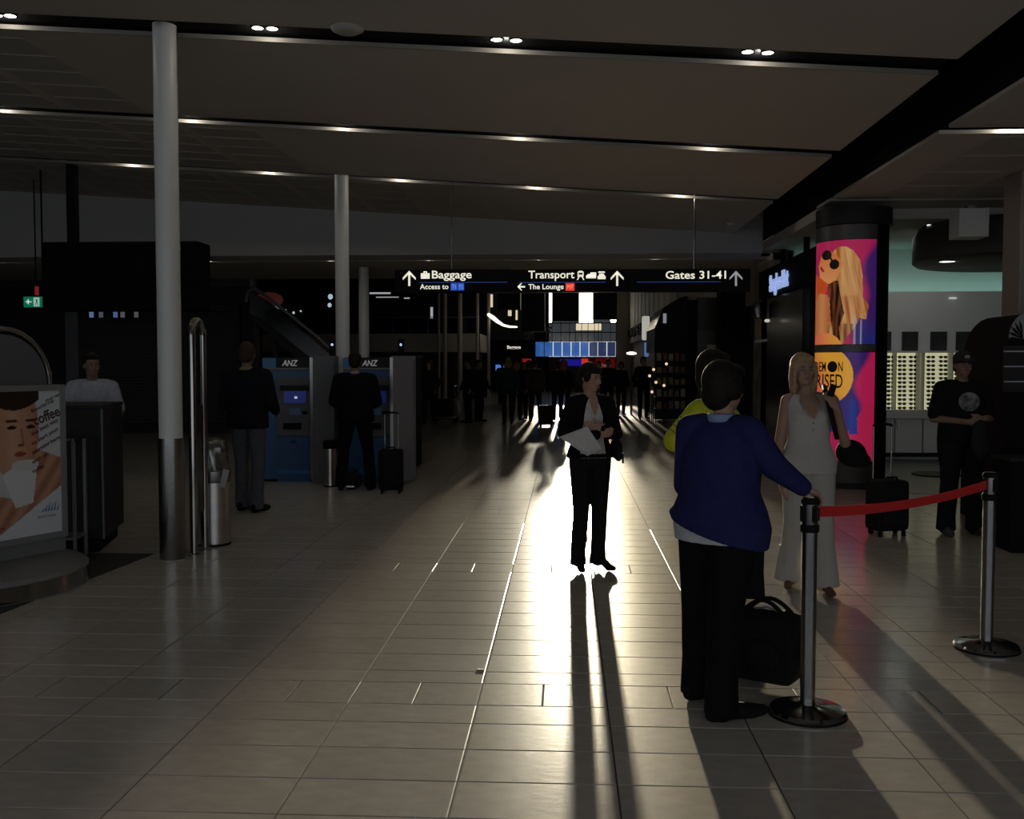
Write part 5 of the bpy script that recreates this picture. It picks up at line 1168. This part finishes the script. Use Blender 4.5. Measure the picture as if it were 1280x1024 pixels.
b = MB(); b.tube([h.M @ Vector(v) for v in [(-.262, .06, .96), (-.266, .06, .88)]], .008, 6); b.build('tassel', M_rubber, hb2)

# 2 -- woman in the blue jumper seen from behind, hand on the barrier post
p = P(897, 893, 4.58); cap = S1 + Vector((0, 0, 1.0)); dR = (cap - Vector((p.x, p.y, 0)))
h = Human('woman in blue jumper and black trousers seen from behind, hand on the nearer barrier post', p, -32, H=1.60, g=1.33, female=True, wide=1.0, head=(-22, -4), tone=.7, vox=.0085, hands='fine',
    W=dict(elR=P(968, 583, 4.45), wrR=P(1003, 609, 4.47), hdR=P(1024, 619, 4.50), elL=P(858, 606, 4.72), wrL=P(890, 640, 4.95), knR=P(905, 770, 4.45), anR=P(902, 868, 4.42), knL=P(873, 765, 4.7), anL=P(871, 858, 4.72)),
    J=dict(chest=(0, .02, 1.26), neck=(0, .03, 1.44), head=(0, .06, 1.58), waist=(0, 0, 1.08)))
h.J['ftR'] = h.J['anR'] + Vector((.09, .12, 0)); h.J['ftL'] = h.J['anL'] + Vector((.04, .12, 0)); h.J['ftR'].z = h.J['ftL'].z = .03; h.J['anR'].z = h.J['anL'].z = .085
h.body(curlR=.8, curlL=.4, palmR=(0, 0, -1)); h.hair('full', (.014, .011, .009))
h.top(C_('white_shirt', (.42, .43, .46)), t=.016, u0=-.66, u1=1.0, sleeve=0, name='shirt_tail', flare=.016, drop=.012, bust=False)
h.top(C_('blue_jumper', (.020, .021, .085)), t=.028, u0=-.42, u1=2.88, sl=(.078, .066, .046), name='jumper', flare=.012, tilt=.27, label='deep blue knitted jumper')
b = MB(); n = 24; vs = []
for z, r_ in ((1.405, .082), (1.455, .072), (1.46, .064), (1.405, .07)): vs += [Vector((r_ * math.cos(2 * PI * k / n), .02 + r_ * .92 * math.sin(2 * PI * k / n), z)) for k in range(n)]
b.add(vs, [(i * n + k, i * n + (k + 1) % n, ((i + 1) % 4) * n + (k + 1) % n, ((i + 1) % 4) * n + k) for i in range(4) for k in range(n)]); h.out(b, 'shirt_collar', mat('collar_blue', (.2, .25, .42), .8), raw=True)
h.trousers(C_('black_trousers', (.006, .006, .007)), r=(.096, .086, .072), t=.02, z=-.02, cuff=.012)
h.shoes(M_rubber, r=.05, L=1.25)

# 3 -- person in the lime yellow shirt behind her
p = P(889, 819, 5.5)
h = Human('dark-haired person in lime yellow striped shirt, mostly hidden behind the woman in blue', p, -48, H=1.66, g=1.05, head=(12, 0), tone=.62, vox=.009, hands='fine',
    W=dict(elL=P(843, 551, 5.45), wrL=P(862, 590, 5.75), shL=P(868, 524, 5.45), shR=P(915, 530, 5.6), wrR=P(938, 612, 5.42), elR=P(930, 580, 5.5)))
h.body(); h.hair('full', (.010, .008, .006))
h.top(C_('yellow_shirt', (.52, .54, .03)), t=.018, u0=-.4, sleeve=.5, sl=(.075, .064, .05), name='shirt', label='lime yellow short-sleeved shirt')
for i in range(4):
    S_, E = h.J['shL'], h.J['elL']; a = S_.lerp(E, .25 + .18 * i); d = (E - S_).normalized(); b = MB(); b.cyl(a, a + d * .006, .0745 - i * .002, n=24); h.out(b, 'stripe', mat('stripe_olive', (.22, .2, .02), .8), raw=True)
h.trousers(C_('charcoal', (.01, .01, .011)), r=(.09, .066, .054)); h.shoes(M_rubber)
q = P(943, 612, 5.42); b = MB(); w_ = .062
vs = [];
for z, ww, dd in [(q.z - .02, .02, .02), (q.z - .08, .05, .03), (q.z - .25, .06, .035), (q.z - .45, .065, .04), (.33, .075, .045), (.32, .05, .03)]:
    vs += [Vector((q.x + ww * math.cos(2 * PI * k / 16) + (.0 if z > .5 else -.01), q.y + dd * math.sin(2 * PI * k / 16), z)) for k in range(16)]
b.add(vs, [(i * 16 + k, i * 16 + (k + 1) % 16, (i + 1) * 16 + (k + 1) % 16, (i + 1) * 16 + k) for i in range(5) for k in range(16)] + [tuple(range(16)), tuple(80 + k for k in range(16))])
ctg = thing('folded_coat', (q.x, q.y, .32), 'long black folded coat hanging beside the woman in blue', 'coat'); b.build('cloth', M_bag, ctg, smooth='all')

# 4 -- woman in white with shoulder bag
p = P(1008, 737, 7.05)
h = Human('blonde woman in white sleeveless top and loose white trousers with black shoulder bag', p, 178, H=1.66, g=1.05, female=True, head=(8, 2), tone=.70, vox=.0085, hands='fine',
    W=dict(elR=P(973, 563, 7.05), wrR=P(976, 598, 7.0), elL=P(1057, 556, 7.0), wrL=P(1046, 511, 6.85), hdL=P(1036, 494, 6.83)),
    J=dict(head=(.045, .012, 1.59), neck=(.02, -.012, 1.445), anR=(.10, -.10, .085), knR=(.09, .02, .5), anL=(-.10, .09, .085), knL=(-.09, .07, .5), ftR=(.14, .03, .03), ftL=(-.12, .23, .03)))
h.body(curlL=.9, palmL=(.4, -.8, 0)); h.hair('bob', (.34, .24, .13))
mw = mat('white_linen', (.48, .46, .44), .85, spec=.1, noise=.04, nscale=60)
h.top(mw, t=.014, u0=-.62, u1=2.55, sleeve=0, name='sleeveless_top', flare=.03)
for e in (-1, 1): h.patch(mw, (lambda u, e=e: (90 - e * (22 + (u - 2.3) * 14), 90 - e * (52 + (u - 2.3) * 10))), 2.2, 2.85, .016, 'shoulder_strap'); h.patch(mw, (lambda u, e=e: (270 - e * 22, 270 - e * 52)), 2.2, 2.85, .014, 'shoulder_strap')
h.patch(MATS['skin_70'], lambda u: (90 - (u - 1.9) * 30 - 2, 90 + (u - 1.9) * 30 + 2), 1.9, 2.62, .022, 'neckline')
for z in (1.22, 1.17): b = MB(); b.ell((0, .165, z), .008, None, 8, 6); h.out(b, 'button', mat('button_grey', (.3, .28, .25), .4), raw=True)
h.trousers(mat('white_trousers', (.44, .42, .39), .85, spec=.1, noise=.04, nscale=60), r=(.105, .084, .082), t=.016, z=.0, cuff=.035, label='loose white trousers with wide hems')
h.shoes(mat('sandal_tan', (.12, .05, .03), .6), r=.036, name='sandal')
b = MB(); c = h.Mi @ P(1064, 567, 7.02); b.ell(c, (.115, .07, .10), Matrix.Rotation(-.45, 3, 'Y'), 22, 12); b.ell(c + Vector((-.02, 0, -.03)), (.13, .065, .07), Matrix.Rotation(-.3, 3, 'Y'), 20, 12)
b.v = [tuple(h.M @ Vector(v)) for v in b.v]; sb = thing('shoulder_bag', P(1064, 600, 7.02), 'slouchy black shoulder bag on the arm of the woman in white', 'bag'); b.build('bag_body', M_bag, sb, remesh=.01, smit=6)
b = MB(); b.tube([P(1046, 548, 6.98), P(1042, 530, 6.92), P(1036, 505, 6.86), P(1031, 489, 6.92), P(1030, 483, 7.05), P(1036, 500, 7.2), P(1050, 540, 7.2), P(1062, 556, 7.1)], .017, 8); b.build('strap', M_bag, sb, smooth=True)
b = MB(); b.box(P(1040, 488, 6.80), (.045, .012, .085), Matrix.Rotation(.3, 3, 'Y')); b.build('mobile_phone', M_rubber, label='small dark phone in the raised hand of the woman in white', cat='phone', bevel=.004, origin=P(1040, 488, 6.8))

# 5 -- man in the cap
p = P(1199, 668, 9.35)
h = Human('man in black cap and black T-shirt with grey print, standing before the optical shop', p, 186, H=1.70, g=1.22, wide=1.12, head=(-6, -6), tone=.42, vox=.0095, hands='fine',
    J=dict(elR=(.27, -.0, 1.09), wrR=(.06, .24, 1.07), hdR=(-.05, .27, 1.06), elL=(-.27, .0, 1.09), wrL=(-.08, .24, 1.10), hdL=(.02, .28, 1.07), anR=(.13, .0, .085), anL=(-.14, .02, .085), knR=(.12, .03, .5), knL=(-.12, .03, .5), ftR=(.16, .14, .03), ftL=(-.17, .15, .03)))
h.body(curlR=.9, curlL=.9, palmR=(0, -1, 0), palmL=(0, -1, 0)); h.hair('short', (.02, .015, .012))
h.top(C_('black_tshirt', (.009, .009, .010)), t=.02, u0=-.45, sleeve=.42, sl=(.074, .066, .05), name='tshirt', flare=.01)
h.patch(mat('grey_print', (.14, .14, .14), .8, noise=.9, nscale=14), lambda u: (90 - math.sqrt(max(.01, 1 - ((u - 1.9) / .5) ** 2)) * 26, 90 + math.sqrt(max(.01, 1 - ((u - 1.9) / .5) ** 2)) * 26), 1.42, 2.38, .024, 'chest_print', label='round grey print on the chest')
h.trousers(C_('dark_jeans', (.010, .011, .015)), r=(.098, .082, .076), t=.018, z=-.01, cuff=.014); h.shoes(mat('trainer', (.05, .05, .055), .5), r=.05, L=1.1, name='trainer')
b = MB(); b.ell(h.hp(0, -.018, .062), (.088, .104, .078), h.HR, 20, 12); b.ell(h.hp(0, .105, .055), (.066, .06, .012), h.HR, 18, 6); cp = h.out(b, 'cap', mat('cap_black', (.008, .008, .009), .8), vox=.009, smit=2)
b = MB(); b.ell(h.hp(0, .080, .088), (.028, .012, .018), h.HR, 12, 8); h.out(b, 'cap_badge', mat('badge_grey', (.25, .25, .25), .7), raw=True, parent=cp)
b = MB(); b.ell((-.03, .27, 1.0), (.075, .04, .10), None, 14, 8); b.ell((-.05, .27, .84), (.075, .035, .14), Matrix.Rotation(.15, 3, 'Y'), 14, 8); b.ell((.0, .27, .90), (.05, .04, .12), None, 12, 8)
b.v = [tuple(h.M @ Vector(v)) for v in b.v]; gt = thing('folded_jacket', h.M @ Vector((0, .27, .7)), 'dark grey jacket folded over the hands of the man in the cap', 'jacket'); b.build('cloth', cloth('grey_jacket', (.022, .022, .024)), gt, remesh=.014, smit=4)
b = MB(); b.ell((.16, -.05, .9), (.05, .04, .26), None, 12, 8); h.out(b, 'shirt_tail', C_('black_tshirt', (.009, .009, .01)), vox=.014)

# 6 -- attendant behind the counter
p = P(119, 660, 9.75)
h = Human('attendant in pale short-sleeved shirt standing behind the dark counter', p, 200, H=1.70, head=(20, -4), tone=.42, vox=.011, J=dict(elR=(.25, .03, 1.12), wrR=(.20, .2, 1.0), elL=(-.25, .03, 1.12), wrL=(-.2, .2, 1.0)))
h.body(); h.hair('short', (.008, .007, .006)); h.top(C_('pale_shirt', (.36, .37, .42)), t=.018, u0=-.3, sleeve=.4, sl=(.072, .064, .05), name='shirt')
h.trousers(C_('navy_trousers', (.012, .012, .02))); h.shoes(M_rubber)
for e in (-1, 1):
    h.patch(C_('pale_collar', (.4, .41, .45)), (lambda u, e=e: (90 - e * 4, 90 - e * 40)), 2.7, 2.92, .022, 'collar')

# 7 -- man in navy jacket and jeans, back to us
p = P(311, 641, 10.75)
h = Human('man in dark navy jacket and grey jeans standing with his back turned', p, -8, H=1.82, g=1.12, wide=1.1, head=(14, -6), tone=.42, vox=.0105, W=dict(), J=dict(elR=(.25, .02, 1.10), wrR=(.20, .22, 1.02), elL=(-.25, .02, 1.10), wrL=(-.2, .2, 1.0), anR=(.10, -.03, .085), anL=(-.11, .08, .085), ftL=(-.12, .24, .03), knL=(-.10, .06, .5)))
h.body(face=False); h.hair('short', (.045, .028, .018)); h.top(C_('navy_jacket', (.008, .009, .013)), t=.034, u0=-.62, sl=(.080, .068, .05), name='jacket', flare=.015)
h.trousers(C_('grey_jeans', (.085, .09, .105)), r=(.092, .070, .062), z=-.01, cuff=.012); h.shoes(M_rubber, r=.046)
b = MB(); b.ell(h.J['neck'] + Vector((0, 0, .0)), (.075, .07, .03), None, 16, 8); h.out(b, 'shirt_collar', mat('collar_tan', (.22, .18, .10), .8), raw=True)

# 8 -- man in the black suit at the right cash machine
p = P(445, 612, 12.65)
h = Human('man in black suit with white collar standing at the right cash machine, back turned', p, 4, H=1.74, g=1.2, wide=1.15, head=(0, -10), tone=.42, vox=.011, J=dict(elR=(.27, .0, 1.10), wrR=(.22, .20, 1.05), elL=(-.27, .0, 1.10), wrL=(-.22, .18, 1.02), anR=(.18, -.02, .085), anL=(-.18, -.02, .085), knR=(.15, .02, .5), knL=(-.15, .02, .5), ftR=(.20, .13, .03), ftL=(-.20, .13, .03)))
h.body(face=False); h.hair('short', (.008, .007, .006)); h.top(C_('black_suit', (.006, .006, .007)), t=.030, u0=-.66, sl=(.078, .066, .05), name='suit_jacket', flare=.02)
h.trousers(C_('black_suit_trousers', (.006, .006, .007)), r=(.092, .072, .066), cuff=.01); h.shoes(M_rubber, r=.046)
b = MB(); b.ell(h.J['neck'] + Vector((0, -.01, .012)), (.062, .062, .016), None, 16, 8); h.out(b, 'shirt_collar', mat('collar_white', (.4, .38, .34), .8), raw=True)

# far crowd: (x, foot y, height, facing, hair, top colour, trouser colour, stride, label)
far = [
 (537, 531, 1.70, 150, 'long', (.02, .018, .02), (.012, .012, .014), .10, 'long-haired person with sunlit hair edge by the left of the far crowd', (.10, .05, .02)),
 (586, 529, 1.72, 120, 'short', (.008, .008, .009), (.008, .008, .008), .0, 'person all in black between the slim columns, left one of two', (.01, .01, .01)),
 (598, 527, 1.70, 240, 'short', (.02, .018, .018), (.008, .008, .008), .0, 'person in black between the slim columns, right one of two', (.02, .015, .01)),
 (635, 531, 1.76, 10, 'bob', (.012, .03, .032), (.010, .010, .012), .08, 'person in dark teal top walking away with bright rim of light hair', (.20, .12, .06)),
 (645, 526, 1.66, -20, 'bob', (.012, .012, .014), (.008, .008, .01), .06, 'shorter person just right of the one in dark teal', (.16, .09, .04)),
 (661, 524, 1.70, 15, 'short', (.02, .012, .01), (.01, .01, .012), .05, 'person half hidden behind the walking man with the wheeled case', (.02, .015, .01)),
 (669, 527, 1.72, -5, 'short', (.035, .03, .026), (.010, .010, .012), .24, 'man in dark olive jacket striding away with a wheeled case', (.02, .015, .01)),
 (697, 526, 1.68, 5, 'full', (.010, .010, .014), (.008, .008, .01), .08, 'person in dark clothes just left of the woman in the glare', (.05, .03, .02)),
 (705, 524, 1.72, -10, 'long', (.014, .010, .010), (.008, .008, .01), .06, 'long-haired redhead glowing at the edge beside the woman in the glare', (.30, .10, .03)),
 (760, 520, 1.74, 170, 'short', (.008, .008, .009), (.006, .006, .006), .10, 'person in black directly right of the woman in the glare', (.02, .01, .01)),
 (776, 519, 1.66, 190, 'full', (.012, .010, .010), (.006, .006, .006), .06, 'shorter dark person in the group left of the lamp post', (.02, .01, .01)),
 (804, 524, 1.80, 185, 'short', (.006, .006, .008), (.006, .006, .006), .06, 'tall man in black just right of the lamp post', (.03, .02, .015)),
 (628, 506, 1.70, 0, 'short', (.02, .02, .02), (.01, .01, .01), .1, 'farthest small person seen left of the one in dark teal', (.02, .015, .01)),
 (655, 508, 1.66, 180, 'short', (.05, .03, .02), (.01, .01, .01), .1, 'farthest small person seen between the teal top and the wheeled case', (.02, .015, .01)),
 (748, 507, 1.70, 180, 'bob', (.05, .02, .02), (.01, .01, .01), .08, 'farthest small person just right of the head of the woman in the glare', (.05, .02, .01)),
]
for i, (px, py, H, fc, hs, tc, bc, st, lab, hc) in enumerate(far):
    p = FL(px, py); rnd = random.Random(i * 7 + 1); ar = rnd.uniform(-.12, .12)
    h = Human(lab, p, fc, H=H, g=rnd.uniform(.98, 1.12), female=hs in ('long', 'bob', 'full'), head=(rnd.uniform(-20, 20), -3), tone=.5, vox=.016, group='distant travellers',
              J=dict(anR=(.10, st, .085), anL=(-.10, -st, .09), knR=(.10, st * .6 + .03, .5), knL=(-.10, -st * .2 + .04, .5), ftR=(.12, st + .14, .03), ftL=(-.12, -st + .13, .035), elR=(.23, -.04 - ar, 1.11), wrR=(.24, .06 - ar, .90), elL=(-.23, -.02 + ar, 1.11), wrL=(-.235, .10 + ar, .92)))
    h.body(face=False); h.hair(hs, hc); h.top(C_('far_top_%d' % i, tc), t=.024, u0=-.5, sl=(.070, .060, .045), flare=.01); h.trousers(C_('far_trousers_%d' % i, bc), r=(.090, .068, .058)); h.shoes(M_rubber)
# baggage trolley with the first one
p = FL(556, 528); t = thing('baggage_trolley', (p.x, p.y, 0), 'thin wire baggage trolley beside the long-haired person at the far left', 'trolley')
b = MB(); q = lambda x, y, z: p + Vector((x, y, z))
for s_ in (-1, 1): b.tube([q(-.3, s_ * .25, .12), q(.35, s_ * .25, .12), q(.42, s_ * .25, .3), q(.3, s_ * .25, 1.0)], .015, 8)
b.tube([q(.3, -.25, 1.0), q(.3, .25, 1.0)], .018, 8); b.tube([q(-.3, -.25, .12), q(-.3, .25, .12)], .015, 8); b.build('frame', M_steel, t, smooth=True)
b = MB(); b.box(q(0, 0, .14), (.6, .46, .02)); b.build('deck', M_grey, t)
for a_ in (-.25, .3):
    for s_ in (-.22, .22): b = MB(); b.cyl(q(a_, s_ - .02, .06), q(a_, s_ + .02, .06), .06, n=14); b.build('wheel', M_rubber, t)
b = MB(); b.box(p + Vector((0, 0, .40)), (.50, .36, .48)); b.build('travel_case', M_bag, label='dark upright case loaded on the far baggage trolley', cat='suitcase', bevel=.03, origin=p + Vector((0, 0, .4)))
